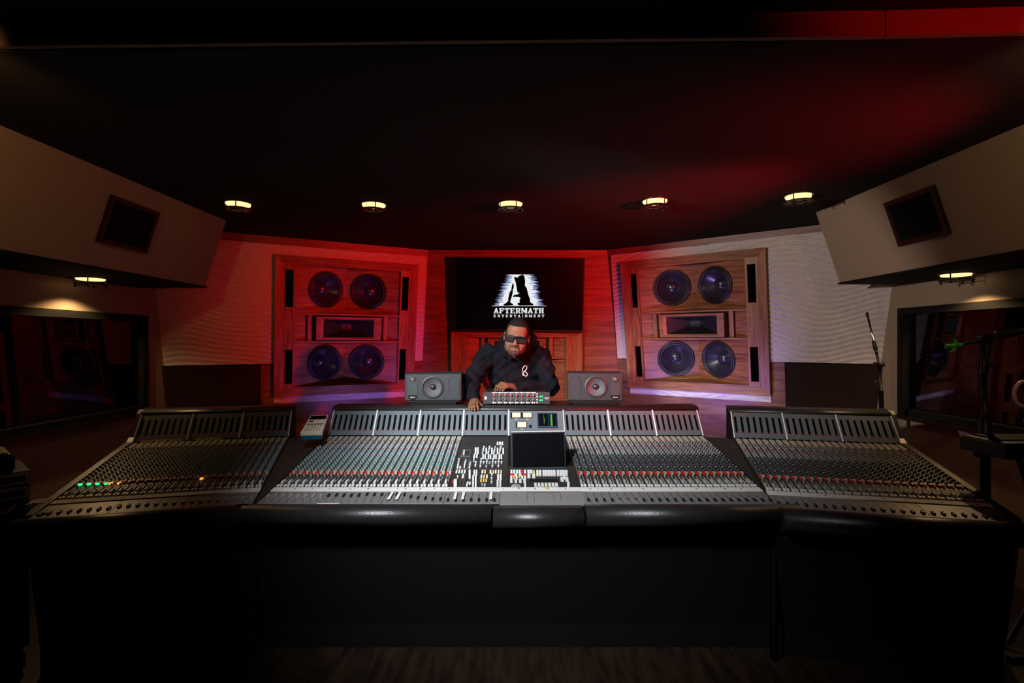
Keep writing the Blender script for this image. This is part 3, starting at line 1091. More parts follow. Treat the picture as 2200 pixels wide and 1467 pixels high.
def meter_bay(parent, x0, x1, n=8, red=True, lab=None):
    w_ = (x1 - x0)
    mb = MB()
    a_, b_ = x0 + .004, x1 - .004
    zl, zh = LMT * .20, LMT * .82
    p_ = (b_ - a_) / n
    mb.box(a_, b_, 0.006, zl, -.006, .002)
    mb.box(a_, b_, zh, LMT - .004, -.006, .002)
    sw = p_ * .21
    xs = [a_] + sum([[a_ + (i + .5) * p_ - sw, a_ + (i + .5) * p_ + sw] for i in range(n)], []) + [b_]
    for k in range(0, len(xs), 2):
        mb.box(xs[k], xs[k + 1], zl, zh, -.006, .002)
    for xx in (a_ + .012, b_ - .012):
        for zz in (.014, LMT - .014):
            mb.lathe([(.0035, .002), (.0035, .003), (0, .003)], 6, (xx, zz, 0), 'z', 1, False, False)
    pn = mb.obj('meter_panel', ['meter_grey', 'slot'], parent, MT)
    key = (round(sw, 4))
    if key not in slot_me:
        q = MB()
        q.box(-sw, sw, zl, zh, -.008, -.005, 0)
        q.box(-sw * .8, sw * .8, zl + .006, zl + .012, -.005, -.0045, 1)
        slot_me[key] = q.mesh('meter_window', ['screen_off', 'led_red'])
    for i in range(n):
        link('meter_window', slot_me[key], pn, T(a_ + (i + .5) * p_, 0, 0))
    return pn


def divider(parent, x, wd=.0045):
    MB().cbox(x - wd, x + wd, 0, LMT, -.002, .007, .001).obj('meter_divider', 'pale_metal', parent, MT)


def strip_white(parent, x0, x1):
    m_, L_ = slope(2.815, .778, 2.862, .783)
    o = MB().cbox(x0, x1, 0, L_, -.006, .003, .001).obj('scribble_strip', 'paper', parent, m_)
    rn = random.Random(int(x0 * 1000))
    mb = MB()
    x = x0 + .05
    while x < x1 - .05:
        mb.box(x, x + rn.uniform(.003, .012), L_ * .4, L_ * .6, .003, .0034)
        x += rn.uniform(.04, .16)
    tag(mb.obj('pen_marks', 'ink', o), kind='stuff')
    return o


# centre section
CM = T(0, 2.695, 0)
con = thing('mixing_console', 'long central section of the mixing console with screen and master keys', 'mixing console', CM)
X0, X1, X2, X3, X4 = -1.262, -.340, -.023, .363, 1.312
section_body(con, X0 - .012, X4 + .012)
armrest(con, X0 - .06, X1 + .245)
armrest(con, X3 - .015, X4 + .06)
# flat leather pad in front of the screen
recalc(MB().prism([prof(2.665, .752), prof(2.60, .755), prof(2.545, .735), prof(2.535, .69), prof(2.56, .66), prof(2.66, .66)],
                  X1 + .25, X3 - .02, 'x', 0, True).obj('wrist_pad', 'leather', con))
for i in range(3):
    bw = (X1 - X0) / 3
    pitch = channel_bay(con, X0 + i * bw, X0 + (i + 1) * bw, 0, seed=i)
    ys = [[.55] * 8, [.6, .62, .6, .6, .62, .68, .66, .66], [.66, .68, .66, .5, .4, .36, .3, .3]][i]
    ms = [['silver'] * 8, ['slot'] * 8, ['slot'] * 8][i]
    fader_caps(con, X0 + i * bw, pitch, ys, ms)
    meter_bay(con, X0 + i * bw, X0 + (i + 1) * bw)
    bw = (X4 - X3) / 3
    pitch = channel_bay(con, X3 + i * bw, X3 + (i + 1) * bw, 1, seed=10 + i)
    fader_caps(con, X3 + i * bw, pitch, [.22] * 8, ['slot'] * 8 if i != 0 else ['slot'] * 4 + ['chrome'] * 3 + ['slot'])
    meter_bay(con, X3 + i * bw, X3 + (i + 1) * bw)
    for xx in (X0 + i * (X1 - X0) / 3, X3 + i * bw):
        if abs(xx - X0) > .01:
            divider(con, xx)
meter_bay(con, X1, X2)
divider(con, X1)
divider(con, X2)
divider(con, X0, .003)
divider(con, X4, .003)
cap_rail(con, X0 - .012, X4 + .012)
strip_white(con, X0, X4)
# deeper shelf behind the bridge where the desk monitors and the rack unit stand
q0, q1 = prof(3.978, 1.09), prof(4.19, 1.1165)
MB().box(-.80, .83, q0[0], q1[0], q0[1], q1[1]).obj('bridge_shelf', 'leather', con)
for xx in (-.74, -.02, .77):
    recalc(MB().prism([(q0[0], q0[1]), (q1[0] - .02, q0[1]), (q0[0], q0[1] - .16)], xx - .012, xx + .012, 'x').obj('shelf_bracket', 'black', con))
# faders of the master bay, then the plain palm rest in front of the screen
fp = MB().cbox(X1 + .001, X1 + .278, 0, LFD, -.006, .001, .001).obj('fader_panel', 'fader_grey', con, FD)
mb = MB()
for i in range(7):
    x = X1 + .02 + i * .0385
    mb.box(x - .0012, x + .0012, LFD * .14, LFD * .93, .001, .0014)
tag(mb.obj('fader_slots', 'slot', fp), kind='stuff')
for i in range(7):
    link('fader_cap', CAPS['slot'], con, FD @ T(X1 + .02 + i * .0385, LFD * .22, .0015))
pr_ = MB().cbox(X1 + .280, X3 + .004, -.012, LFD, -.006, .003, .001).obj('palm_rest', 'pad', con, FD)
mb = MB()
for xx in (.10, .135, .235, .27):
    mb.box(X2 + xx, X2 + xx + .0015, LFD * .12, LFD * .85, .003, .0033)
mb.box(X2 + .10, X2 + .27, LFD * .84, LFD * .86, .003, .0033)
mb.obj('seam_lines', 'slot', pr_)
# tape across some faders
for (xx, yy) in ((X0 + .645, .5), (X0 + .685, .5), (X1 + .052, .5), (X1 + .092, .5), (X1 + .233, .5)):
    MB().box(-.007, .007, -.045, .045, .0075, .0085).obj('tape', 'paper', con, FD @ T(xx, LFD * yy, 0.003))
MB().box(X0 + .30, X0 + .41, -.018, .004, .001, .003).obj('tape', 'paper', con, FD)

# master meter panel: needle meters and a small display
mpn = MB().cbox(X2 + .004, X3 - .004, .004, LMT - .004, -.006, .002, .001).obj('meter_panel', 'meter_grey', con, MT)
divider(con, X3)
MTW = CM @ MT


def ms(px, py):
    h = hit(MTW, px, py, .003, 2)
    return h[0], h[1]


def c6(x, y):
    return 950 + x * .16358, 880 + y * .16358


for (x0, y0, x1, y1) in ((898, 35, 1035, 108), (1040, 35, 1180, 108), (965, 158, 1110, 238)):
    a_ = ms(*c6(x0, y1))
    b_ = ms(*c6(x1, y0))
    v_ = MB().cbox(a_[0], b_[0], a_[1], b_[1], .002, .007, .001).obj('needle_meter', 'slot', con, MT)
    f_ = .22 * (b_[0] - a_[0])
    MB().box(a_[0] + f_ * .75, b_[0] - f_ * .25, a_[1] + .004, b_[1] - .003, .007, .0075).obj('meter_face', 'vu', v_)
    q = MB()
    mx = (a_[0] + b_[0]) / 2 + .004
    q.add([(mx + .006, a_[1] + .004, .0078), (mx + .0075, a_[1] + .004, .0078), (mx + .0145, b_[1] - .012, .0078), (mx + .0135, b_[1] - .012, .0078)], [(0, 1, 2, 3)])
    q.obj('needle', 'ink', v_)
    MB().box(mx - .007, mx + .007, a_[1] - .009, a_[1] - .006, .002, .0026).obj('meter_caption', 'print_white', v_)
a_, b_ = ms(*c6(1140, 236)), ms(*c6(1176, 196))
MB().cbox(a_[0], b_[0], a_[1], b_[1], .002, .006, .001).obj('selector_button', 'slot', con, MT)
a_, b_ = ms(*c6(1255, 238)), ms(*c6(1505, 42))
d_ = MB().cbox(a_[0], b_[0], a_[1], b_[1], .002, .007, .001).obj('level_display', 'slot', con, MT)
wd_, hd_ = b_[0] - a_[0], b_[1] - a_[1]
q = MB()
q.box(a_[0] + .003, b_[0] - .003, a_[1] + .004, b_[1] - .003, .007, .0073, 0)
q.box(a_[0] + wd_ * .58, b_[0] - .005, a_[1] + hd_ * .10, b_[1] - .006, .0073, .0076, 1)
q.box(a_[0] + .006, a_[0] + wd_ * .56, a_[1] + hd_ * .10, b_[1] - .006, .0073, .0076, 1)
q.box(a_[0] + wd_ * .66, a_[0] + wd_ * .75, a_[1] + hd_ * .12, a_[1] + hd_ * .90, .0076, .0079, 2)
q.box(a_[0] + wd_ * .32, a_[0] + wd_ * .335, a_[1] + hd_ * .25, a_[1] + hd_ * .85, .0076, .0079, 2)
q.box(a_[0] + wd_ * .34, a_[0] + wd_ * .36, a_[1] + hd_ * .4, a_[1] + hd_ * .6, .0076, .0079, 2)
q.obj('trace', ['scr_blue', 'screen_off', 'scr_green'], d_)
q = MB()
for k in range(7):
    x = a_[0] + .006 + k * (wd_ - .008) / 7
    q.box(x, x + .006, a_[1] - .012, a_[1] - .007, .002, .004)
tag(q.obj('indicator_row', 'k_red', con, MT), kind='stuff')

# master section panel and its keys
mpanel = MB().cbox(X1 + .002, X2 - .001, 0, LCH, -.008, 0, .001).obj('master_panel', 'desk_black', con, CH)
cpanel = MB().cbox(X2 + .002, X3 - .002, 0, LCH * .36, -.008, 0, .001).obj('computer_panel', 'desk_black', con, CH)
CHW = CM @ CH


def keys(name, lst, mat, parent, h=.007):
    mb = MB()
    for (x0, y0, x1, y1) in lst:
        a_ = hit(CHW, *c6(x0, y1), 0.004, 2)
        b_ = hit(CHW, *c6(x1, y0), 0.004, 2)
        mb.cbox(a_[0], b_[0], a_[1], b_[1], 0, h, .0012)
    return tag(mb.obj(name, mat, parent), kind='stuff')


def row(x0, y0, w_, h_, n, step):
    return [(x0 + i * step, y0, x0 + i * step + w_, y0 + h_) for i in range(n)]


def coln(x0, y0, w_, h_, n, step):
    return [(x0, y0 + i * step, x0 + w_, y0 + i * step + h_) for i in range(n)]


wk = []
wk += row(716, 422, 25, 30, 3, 31)
wk += coln(428, 495, 24, 18, 4, 18) + coln(458, 495, 24, 18, 4, 18) + row(415, 578, 22, 18, 2, 33) + row(410, 600, 24, 20, 2, 34)
for k in range(4):
    wk += coln(528 + k * 71, 585, 22, 24, 2, 28) + coln(556 + k * 71, 585, 20, 24, 2, 28)
    wk += coln(570 + k * 74, 500, 20, 11, 5, 15)
wk += row(176, 790, 28, 32, 4, 36) + row(190, 742, 26, 18, 2, 34) + row(282, 710, 26, 44, 1, 30)
wk += coln(348, 790, 28, 18, 6, 18) + coln(410, 790, 24, 28, 2, 34) + coln(440, 790, 24, 28, 2, 34)
wk += [(258, 842, 292, 888)] + coln(150, 912, 26, 16, 6, 16) + coln(170, 912, 26, 16, 6, 16)[:6] + coln(395, 860, 24, 18, 8, 19) + coln(430, 860, 24, 18, 8, 19)
wk += row(320, 945, 28, 30, 2, 30) + [(312, 965, 340, 998)] + row(516, 790, 28, 34, 1, 34) + row(622, 790, 26, 34, 1, 34) + row(692, 790, 24, 34, 1, 34) + row(730, 790, 22, 34, 1, 34)
wk += row(505, 855, 26, 30, 1, 34) + row(575, 855, 26, 30, 1, 34)
wk += coln(722, 845, 26, 22, 3, 24) + coln(756, 845, 26, 22, 3, 24) + coln(714, 922, 28, 36, 2, 44) + coln(750, 922, 26, 36, 2, 44)
wk += row(62, 1036, 26, 20, 2, 40) + row(160, 1036, 26, 20, 2, 38) + row(256, 1036, 26, 20, 2, 38) + row(352, 1030, 26, 26, 2, 38) + row(446, 1022, 30, 20, 1, 30) + \
    row(484, 1036, 26, 20, 1, 30) + row(545, 1036, 26, 20, 2, 38) + row(640, 1036, 26, 20, 2, 38) + row(736, 1036, 26, 20, 2, 38)
tag(keys('white_keys', wk, 'white', mpanel), 'rows of small white push keys')
keys('yellow_keys', [(552, 790, 578, 824), (660, 795, 682, 826), (764, 795, 788, 826), (540, 855, 566, 886), (498, 906, 524, 936), (532, 906, 558, 936), (566, 906, 592, 936)], 'btn_yellow', mpanel)
keys('red_keys', [(132, 926, 158, 944)], 'btn_red', mpanel, .008)
# engraved outlines and knobs of the master section
mb = MB()
for (x0, y0, x1, y1) in ((250, 525, 378, 605), (195, 615, 362, 776), (222, 850, 305, 1020), (495, 848, 600, 905)):
    a_ = hit(CHW, *c6(x0, y1), 0, 2)
    b_ = hit(CHW, *c6(x1, y0), 0, 2)
    for (u0, u1, v0, v1) in ((a_[0], b_[0], a_[1], a_[1] + .001), (a_[0], b_[0], b_[1] - .001, b_[1]), (a_[0], a_[0] + .001, a_[1], b_[1]), (b_[0] - .001, b_[0], a_[1], b_[1])):
        mb.box(u0, u1, v0, v1, 0, .0006)
mb.obj('panel_outline', 'silver', mpanel)
mb = MB()
kn = [(222, 655), (215, 695), (210, 730), (312, 660), (302, 695), (296, 725), (372, 690), (366, 725), (360, 758), (445, 690), (438, 730),
      (290, 545), (285, 580), (420, 640), (418, 668), (655, 850), (650, 900), (650, 950), (205, 880), (525, 975), (560, 990)]
for k in range(4):
    kn += [(550 + k * 74, 490), (543 + k * 74, 515), (538 + k * 74, 540), (533 + k * 74, 565), (515 + k * 77, 650), (508 + k * 78, 690), (503 + k * 79, 738), (545 + k * 79, 690)]
for x, y in kn:
    h = hit(CHW, *c6(x, y), .006, 2)
    knob_mesh(mb, h[0], h[1], .0062, .014, 0, 1 if (x + y) % 3 else 2)
tag(mb.obj('knobs', ['k_grey', 'white', 'k_blue'], mpanel), kind='stuff')
mb = MB()
for cx in (320, 505):
    for k in range(4):
        for j in range(2):
            h = hit(CHW, *c6(cx + k * 28, 442 + j * 14), 0, 2)
            mb.box(h[0], h[0] + .003, h[1], h[1] + .004, 0, .0012)
tag(mb.obj('talkback_holes', 'void', mpanel), kind='stuff')

wk = row(898, 790, 26, 36, 4, 36) + row(1076, 790, 26, 36, 1, 30) + row(1120, 790, 28, 36, 2, 36)
wk += row(950, 840, 36, 26, 1, 40) + row(1005, 840, 36, 26, 1, 40) + row(895, 868, 26, 34, 1, 30) + row(966, 868, 26, 34, 1, 30) + row(1040, 868, 24, 34, 1, 30) + row(1076, 868, 26, 34, 1, 30)
wk += row(893, 910, 32, 40, 4, 58) + row(1120, 842, 38, 20, 2, 63) + row(1120, 868, 38, 20, 2, 63)
for x in (1238, 1274, 1320, 1354, 1388, 1424, 1460, 1508, 1546, 1582, 1618):
    wk += coln(x, 792, 27, 21, 3, 24)
wk += [(1590, 868, 1618, 905), (1555, 885, 1582, 908), (1626, 885, 1655, 908), (1558, 912, 1594, 934), (1622, 912, 1656, 934)] + coln(1645, 945, 26, 22, 4, 24)
wk += row(1212, 960, 28, 40, 7, 46) + row(1232, 1016, 34, 24, 2, 54) + row(1418, 1016, 34, 24, 2, 54) + coln(1076, 960, 26, 27, 2, 30) + row(1074, 1026, 38, 24, 1, 40) + row(1126, 1026, 30, 24, 1, 40)
keys('white_keys', wk, 'white', cpanel)
keys('red_keys', [(1040, 792, 1062, 824), (895, 840, 940, 864), (1060, 840, 1105, 864)], 'btn_red', cpanel)
keys('yellow_keys', [(1192, 795, 1216, 826), (930, 866, 954, 900), (1003, 862, 1028, 884), (1350, 1012, 1386, 1044)], 'btn_yellow', cpanel)
h = hit(CHW, *c6(970, 1002), .006, 2)
MB().lathe([(.0255, 0), (.0255, .008), (.022, .011), (0, .0105)], 28, (h[0], h[1], 0), 'z').obj('jog_wheel', 'silver', cpanel)
a_, b_ = hit(CHW, *c6(1150, 945), 0, 2), hit(CHW, *c6(1512, 918), 0, 2)
MB().cbox(a_[0], b_[0], a_[1], b_[1], 0, .004, .001).obj('text_display', 'slot', cpanel)

# computer screen standing on the desk slope
bl, br = at(1099, 1004, 2.985), at(1216, 1004, 2.985)
tl = at(1096, 927, 3.03)
tr = at(1212.5, 927, 3.03)
SM = basis(CM.inverted() @ ((bl + br) / 2), br - bl, (tl + tr) / 2 - (bl + br) / 2)
sw, sh = (br - bl).length / 2, ((tl + tr) / 2 - (bl + br) / 2).length
mon = MB().cbox(-sw - .002, sw + .002, 0.0, .03, -.004, sh, .003, 0, 'y').obj('screen_housing', 'black', con, SM)
MB().box(-sw + .007, sw - .006, -.002, .004, .004, sh - .008).obj('screen_panel', 'screen_off', mon)
MB().box(-sw, sw, .0, .03, sh, sh + .004).obj('top_edge', 'pale_metal', mon)
recalc(MB().prism([(.03, 0.0), (.03, sh), (.07, sh - .03), (.20, .05), (.20, -.04), (.05, -.02)], -sw + .01, sw - .01, 'x').obj('screen_wedge', 'black', mon))
MB().box(-sw + .01, sw, -.004, .002, -.006, .0).obj('bottom_lip', 'teal', mon)
k_ = MB()
for xx in (.035, .062):
    k_.box(xx, xx + .012, -.012, 0.0, -.014, -.009)
k_.obj('screen_buttons', 'white', mon)


# wings
def wing(m4, x0, x1, label, variant, side, inner):
    t = thing('mixing_console', label, 'mixing console', m4)
    section_body(t, x0, x1)
    armrest(t, x0 - (.20 if side < 0 else 0.0), x1 + (.20 if side > 0 else 0.0))
    bw = (x1 - x0) / 3
    for i in range(3):
        a_, b_ = x0 + i * bw, x0 + (i + 1) * bw
        pitch = channel_bay(t, a_, b_, variant, seed=20 + i + side)
        if side < 0:
            fader_caps(t, a_, pitch, [.30 + .01 * k for k in range(8)] if i == 0 else [.45] * 8, ['silver'] * 4 + ['slot'] * 4 if i == 0 else ['slot'] * 4 + ['silver'] * 4 if i == 1 else ['silver'] * 8)
        else:
            fader_caps(t, a_, pitch, [.25] * 8, ['slot'] * 8)
        meter_bay(t, a_, b_)
        if i:
            divider(t, a_, .0035)
    divider(t, x0 + .002, .003)
    divider(t, x1 - .002, .003)
    cap_rail(t, x0 - .004, x1 + .004)
    strip_white(t, x0 - (.03 if side < 0 else 0), x1 + (.03 if side > 0 else 0))
    # outer cheek following the desk profile
    xo = x0 if side < 0 else x1
    xa, xb = sorted((xo, xo + side * .035))
    pts = [prof(2.70, .70), prof(2.70, .765), prof(2.815, .785), prof(3.70, .927), prof(3.74, .95), prof(3.85, 1.095), prof(3.88, 1.12), prof(3.99, 1.12), prof(3.99, .5), prof(3.2, .5)]
    recalc(MB().prism(pts, xa, xb, 'x').obj('end_cheek', 'leather', t))
    # strip of small name dots under the meters
    mb = MB()
    for i in range(24):
        x = x0 + (i + .5) * bw / 8
        mb.box(x - .004, x + .004, .0, .004, .0021, .003)
    tag(mb.obj('channel_dots', 'silver', t, MT), kind='stuff')
    return t


WLM = T(-1.32, 2.695, 0) @ RZ(14)
wl = wing(WLM, -.93, -.003, 'dim left wing of the mixing console with small green and orange lights', 0, -1, 0)
WRM = T(1.312, 2.640, 0) @ RZ(-12.5)
wr = wing(WRM, .003, .985, 'right wing of the mixing console with red-lit meter slots', 1, 1, 0)

# lit keys on the left wing
for k, (px, py, m_) in enumerate(((172, 1039, 'led_green'), (191, 1038, 'led_green'), (209, 1037.5, 'led_green'), (227, 1037, 'led_green'),
                                  (238, 1036.5, 'led_orange'), (256, 1036, 'led_orange'), (433, 1026, 'led_orange'))):
    h = hit(WLM @ CH, px, py, .012, 2)
    MB().cbox(h[0] - .008, h[0] + .008, h[1] - .006, h[1] + .006, .004, .013, .002).obj('lit_key', m_, wl, CH)
# paper labels under the left wing meters
for k, (x0, x1) in enumerate(((306, 334), (336, 363), (366, 394), (425, 449), (451, 477))):
    a_ = hit(WLM @ MT, x0, 936, .003, 2)
    b_ = hit(WLM @ MT, x1, 932, .003, 2)
    lb = MB().box(a_[0], b_[0], -.004, .014, .003, .0045).obj('paper_label', 'label_tan', wl, MT)
    mb = MB()
    wl_ = (b_[0] - a_[0])
    if k == 3:
        segs = {'F': [(0, 0, 0, 1), (0, 1, 1, 1), (0, .5, .8, .5)], 'O': [(0, 0, 0, 1), (0, 1, 1, 1), (1, 1, 1, 0), (1, 0, 0, 0)],
                'C': [(1, 1, 0, 1), (0, 1, 0, 0), (0, 0, 1, 0)], 'U': [(0, 1, 0, 0), (0, 0, 1, 0), (1, 0, 1, 1)],
                'S': [(1, 1, 0, 1), (0, 1, 0, .5), (0, .5, 1, .5), (1, .5, 1, 0), (1, 0, 0, 0)]}
        for i, c_ in enumerate('FOCUS'):
            ox = a_[0] + wl_ * (.14 + .155 * i)
            for (p0, q0, p1, q1) in segs[c_]:
                u = wl_ * .10
                xa, xb = sorted((ox + p0 * u, ox + p1 * u))
                ya, yb = sorted((.001 + q0 * .009, .001 + q1 * .009))
                mb.box(xa, xb + .0016, ya, yb + .0014, .0045, .0048)
    else:
        rn = random.Random(k)
        x = a_[0] + wl_ * .12
        while x < b_[0] - wl_ * .15:
            mb.box(x, x + .0025, .002, rn.uniform(.005, .011), .0045, .0048)
            x += rn.uniform(.004, .008)
    mb.obj('handwriting', 'ink_red', lb)

# black corner wedges between the centre and the wings
for (m4, side, xc) in ((WLM, -1, X0 - .012), (WRM, 1, X4 + .012)):
    inv = CM.inverted()
    e = [prof(2.64, .745), prof(2.86, .777), prof(3.70, .908)]
    e2 = [prof(2.70, .752), prof(2.86, .777), prof(3.70, .908)]
    mb = MB()
    vs, vs2 = [], []
    for (y, z) in e:
        vs.append(Vector((xc, y, z)))
        vs2.append(inv @ (m4 @ Vector((0, y, z))))
    bk = prof(3.95, .87)
    vs.append(Vector((xc, bk[0], bk[1])))
    vs2.append(inv @ (m4 @ Vector((0, bk[0], bk[1]))))
    n = len(vs)
    allv = vs + vs2 + [v + Vector((0, 0, -.05)) for v in vs] + [v + Vector((0, 0, -.05)) for v in vs2]
    fs = []
    for i in range(n - 1):
        fs += [(i, i + 1, n + i + 1, n + i), (2 * n + i, 3 * n + i, 3 * n + i + 1, 2 * n + i + 1), (i, 2 * n + i, 2 * n + i + 1, i + 1), (n + i, n + i + 1, 3 * n + i + 1, 3 * n + i)]
    fs += [(0, n, 3 * n, 2 * n), (n - 1, 3 * n - 1, 4 * n - 1, 2 * n - 1)]
    recalc(mb.add(allv, fs).obj('corner_wedge', 'desk_black', con))
    # front filler leather and panel below it
    fy = prof(2.588, .722)
    a_ = Vector((xc - side * .05, fy[0], fy[1]))
    b_ = inv @ (m4 @ Vector((side * .02, fy[0], fy[1])))
    fv = [Vector((xc, prof(2.67, 0)[0], 0)), inv @ (m4 @ Vector((0, prof(2.67, 0)[0], 0)))]
    q = MB()
    dz = Vector((0, .05, 0))
    vv = [fv[0], fv[1], fv[1] + Vector((0, 0, .70)), fv[0] + Vector((0, 0, .70))]
    q.add(vv + [v + dz for v in vv], [(0, 1, 2, 3), (7, 6, 5, 4), (0, 4, 5, 1), (2, 6, 7, 3)])
    recalc(q.obj('filler_panel', 'desk_front', con))


# ------------------------------------------------------------------ things on the meter bridge
BRZ = HC + S_ * (1.1165 - 1.6)      # top of the leather cap


def near_monitor(m4, w_, h_, d_, mirror, label):
    t = thing('desk_monitor', label, 'loudspeaker', m4)
    z0 = .028
    s = -1 if mirror else 1
    MB().box(-w_ * .40, w_ * .40, .02, d_ * .8, 0, z0 - .008).obj('foam_pad', 'matte_black', t)
    MB().box(-w_ * .46, w_ * .46, .01, d_ * .9, z0 - .008, z0).obj('base_plate', 'black', t)
    zc = z0 + h_ * .5

    def fx(u):
        return s * (u - .5) * w_
    mb = MB()
    e = .006
    mb.plate_hole(-w_ / 2 + e, w_ / 2 - e, z0 + e, z0 + h_ - e, fx(.49), zc, .066, 0, .05)
    fr = [(-w_ / 2 + e, 0, z0 + e), (w_ / 2 - e, 0, z0 + e), (w_ / 2 - e, 0, z0 + h_ - e), (-w_ / 2 + e, 0, z0 + h_ - e)]
    ed = [(-w_ / 2, e, z0), (w_ / 2, e, z0), (w_ / 2, e, z0 + h_), (-w_ / 2, e, z0 + h_)]
    bk = [(x, d_, z) for x, _, z in ed]
    mb.add(fr + ed + bk, [(k, (k + 1) % 4, 4 + (k + 1) % 4, 4 + k) for k in range(4)] + [(4 + k, 4 + (k + 1) % 4, 8 + (k + 1) % 4, 8 + k) for k in range(4)] + [(8, 9, 10, 11)])
    mb.obj('cabinet', 'cab_grey', t)
    # woofer
    c = (fx(.49), -.002, zc)
    wo = MB().lathe([(.083, 0), (.083, .003), (.076, .003)], 36, c, cap=False).obj('woofer', 'cab_plate', t)
    MB().lathe([(.077, .002), (.074, .006), (.068, .006), (.065, 0.0)], 36, c, cap=False).obj('surround', 'rubber', wo)
    MB().lathe([(.066, .001), (.050, -.014), (.035, -.026), (.020, -.036), (.0, -.036)], 36, c, cap=False).obj('cone', 'cone_grey', wo)
    MB().lathe([(.023, -.036), (.022, -.024), (.017, -.014), (.009, -.009), (0, -.008)], 24, c, cap=False).obj('dust_cap', 'rubber', wo)
    # tweeter plate with round bottom badge
    xa, xb = sorted((fx(.06), fx(.225)))
    r = (xb - xa) / 2
    xm = (xa + xb) / 2
    zt_, zb_ = z0 + h_ * .93, z0 + h_ * .21
    pts = [(xa, zb_), (xb, zb_), (xb, zt_ - r)] + [(xm + r * math.cos(a), zt_ - r + r * math.sin(a)) for a in [math.pi * k / 10 for k in range(1, 10)]] + [(xa, zt_ - r)]
    recalc(MB().prism(pts, -.004, .002, 'y').obj('tweeter_plate', 'cab_plate', t))
    c = (xm, -.004, z0 + h_ * .78)
    tw_ = MB().lathe([(.024, 0), (.023, .003), (.017, .001), (.014, -.002)], 24, c, cap=False).obj('tweeter', 'rubber', t)
    MB().lathe([(.017, 0), (.014, .006), (.008, .010), (0, .011)], 20, c, cap=False).obj('dome', 'cone_grey', tw_)
    pts = [(xm + r * math.cos(a), zb_ - .002 + r * .95 * math.sin(a)) for a in [math.pi + math.pi * k / 10 for k in range(11)]]
    bd = recalc(MB().prism(pts, -.004, .002, 'y').obj('badge', 'slot', t))
    mb = MB()
    rn = random.Random(5)
    x = xm - r * .52
    while x < xm + r * .5:
        wd = rn.uniform(.002, .005)
        mb.box(x, x + wd, -.0046, -.004, zb_ - .019, zb_ - .019 + rn.uniform(.006, .008))
        x += wd + .0012
    mb.obj('badge_lettering', 'silver', bd)
    # oval port
    xa, xb = sorted((fx(.77), fx(.965)))
    r = (xb - xa) / 2
    xm = (xa + xb) / 2
    zb_, zt_ = z0 + h_ * .08 + r, z0 + h_ * .92 - r

    def oval(rr, n=10):
        return [(xm + rr * math.cos(a), zt_ + rr * math.sin(a)) for a in [math.pi * k / n for k in range(n + 1)]] + \
               [(xm + rr * math.cos(a), zb_ + rr * math.sin(a)) for a in [math.pi + math.pi * k / n for k in range(n + 1)]]
    o_, i_ = oval(r), oval(r * .84)
    n = len(o_)
    vs = [(x, -.002, z) for x, z in o_] + [(x, -.006, z) for x, z in oval(r * .96)] + [(x, .004, z) for x, z in i_]
    fs = [(k, (k + 1) % n, n + (k + 1) % n, n + k) for k in range(n)] + [(n + k, n + (k + 1) % n, 2 * n + (k + 1) % n, 2 * n + k) for k in range(n)]
    po = recalc(MB().add(vs, fs, 0, True).obj('port_rim', 'cab_grey', t))
    MB().add([(x, .003, z) for x, z in [(q[0], q[1]) for q in i_]], [tuple(range(n))]).obj('port_grille', 'cone', po)
    return t


nl = at(930.5, 868, 3.725)
near_monitor(T(nl.x, 3.725, BRZ) @ RZ(2.5), .412, .198, .27, False, 'grey two-way desk monitor standing left of the man on the console')
nr = at(1279, 868, 3.725)
near_monitor(T(nr.x, 3.725, BRZ) @ RZ(-4.5), .400, .202, .27, True, 'grey two-way desk monitor standing right of the man on the console')

# two-unit rack preamp
ra = at(1037, 842, 3.70)
rb = at(1182, 842, 3.70)
RM = T((ra.x + rb.x) / 2, 3.70, BRZ) @ RZ(-1.0)
rk = thing('rack_preamp', 'dark rack unit with two rows of red and grey knobs, under the man’s hand', 'audio equipment', RM)
RW, RH = .4826, .0885
for sx in (-1, 1):
    for yy in (.04, .25):
        MB().lathe([(.012, 0), (.010, .007)], 10, (sx * .19, yy, 0), 'z').obj('foot', 'rubber', rk)
Z0 = .007
MB().box(-.215, .215, .004, .29, Z0 + .001, Z0 + RH - .001).obj('chassis', 'black', rk)
MB().cbox(-RW / 2, RW / 2, 0, .004, Z0, Z0 + RH, .001, 0, 'y').obj('front_panel', 'rack_face', rk)


def rx(x):     # crop x of the rack close-up -> local x
    return (x - 1090) / 1990 * RW


def rz(y):
    return Z0 + (522 - y) / 362 * RH


mbw, mbl = MB(), MB()
for k in range(8):
    x0 = 360 + k * 166
    MB().box(rx(x0), rx(x0 + 146), -.0008, 0, rz(195), rz(168)).obj('name_strip', 'print_white', rk)
    for (cx, cy, cap, nm) in ((72, 268, 'k_redbright', 'red_knob'), (68, 390, 'k_dark', 'grey_knob')):
        c = (rx(x0 + cx), 0, rz(cy))
        ko = MB().lathe([(.0092, 0), (.0088, .004), (.0078, .005)], 16, c, cap=False).obj(nm, 'silver', rk)
        MB().lathe([(.0072, .004), (.0066, .016), (.005, .018), (0, .018)], 14, c, cap=False).obj('cap', cap, ko)
    MB().cbox(rx(x0 + 24), rx(x0 + 66), -.004, 0, rz(505), rz(452), .001, 0, 'y').obj('square_key', 'white', rk)
    c = (rx(x0 + 106), 0, rz(478))
    MB().lathe([(.0055, 0), (.005, .006), (0, .007)], 12, c, cap=False).obj('round_key', 'white', rk)
    mbl.box(rx(x0 + 150), rx(x0 + 153), -.0005, 0, rz(510), rz(200))
    mbl.box(rx(x0 + 10), rx(x0 + 150), -.0005, 0, rz(330), rz(326))
    mbl.box(rx(x0 + 36), rx(x0 + 60), -.0006, 0, rz(222), rz(210))
mbl.obj('panel_print', 'silver', rk)
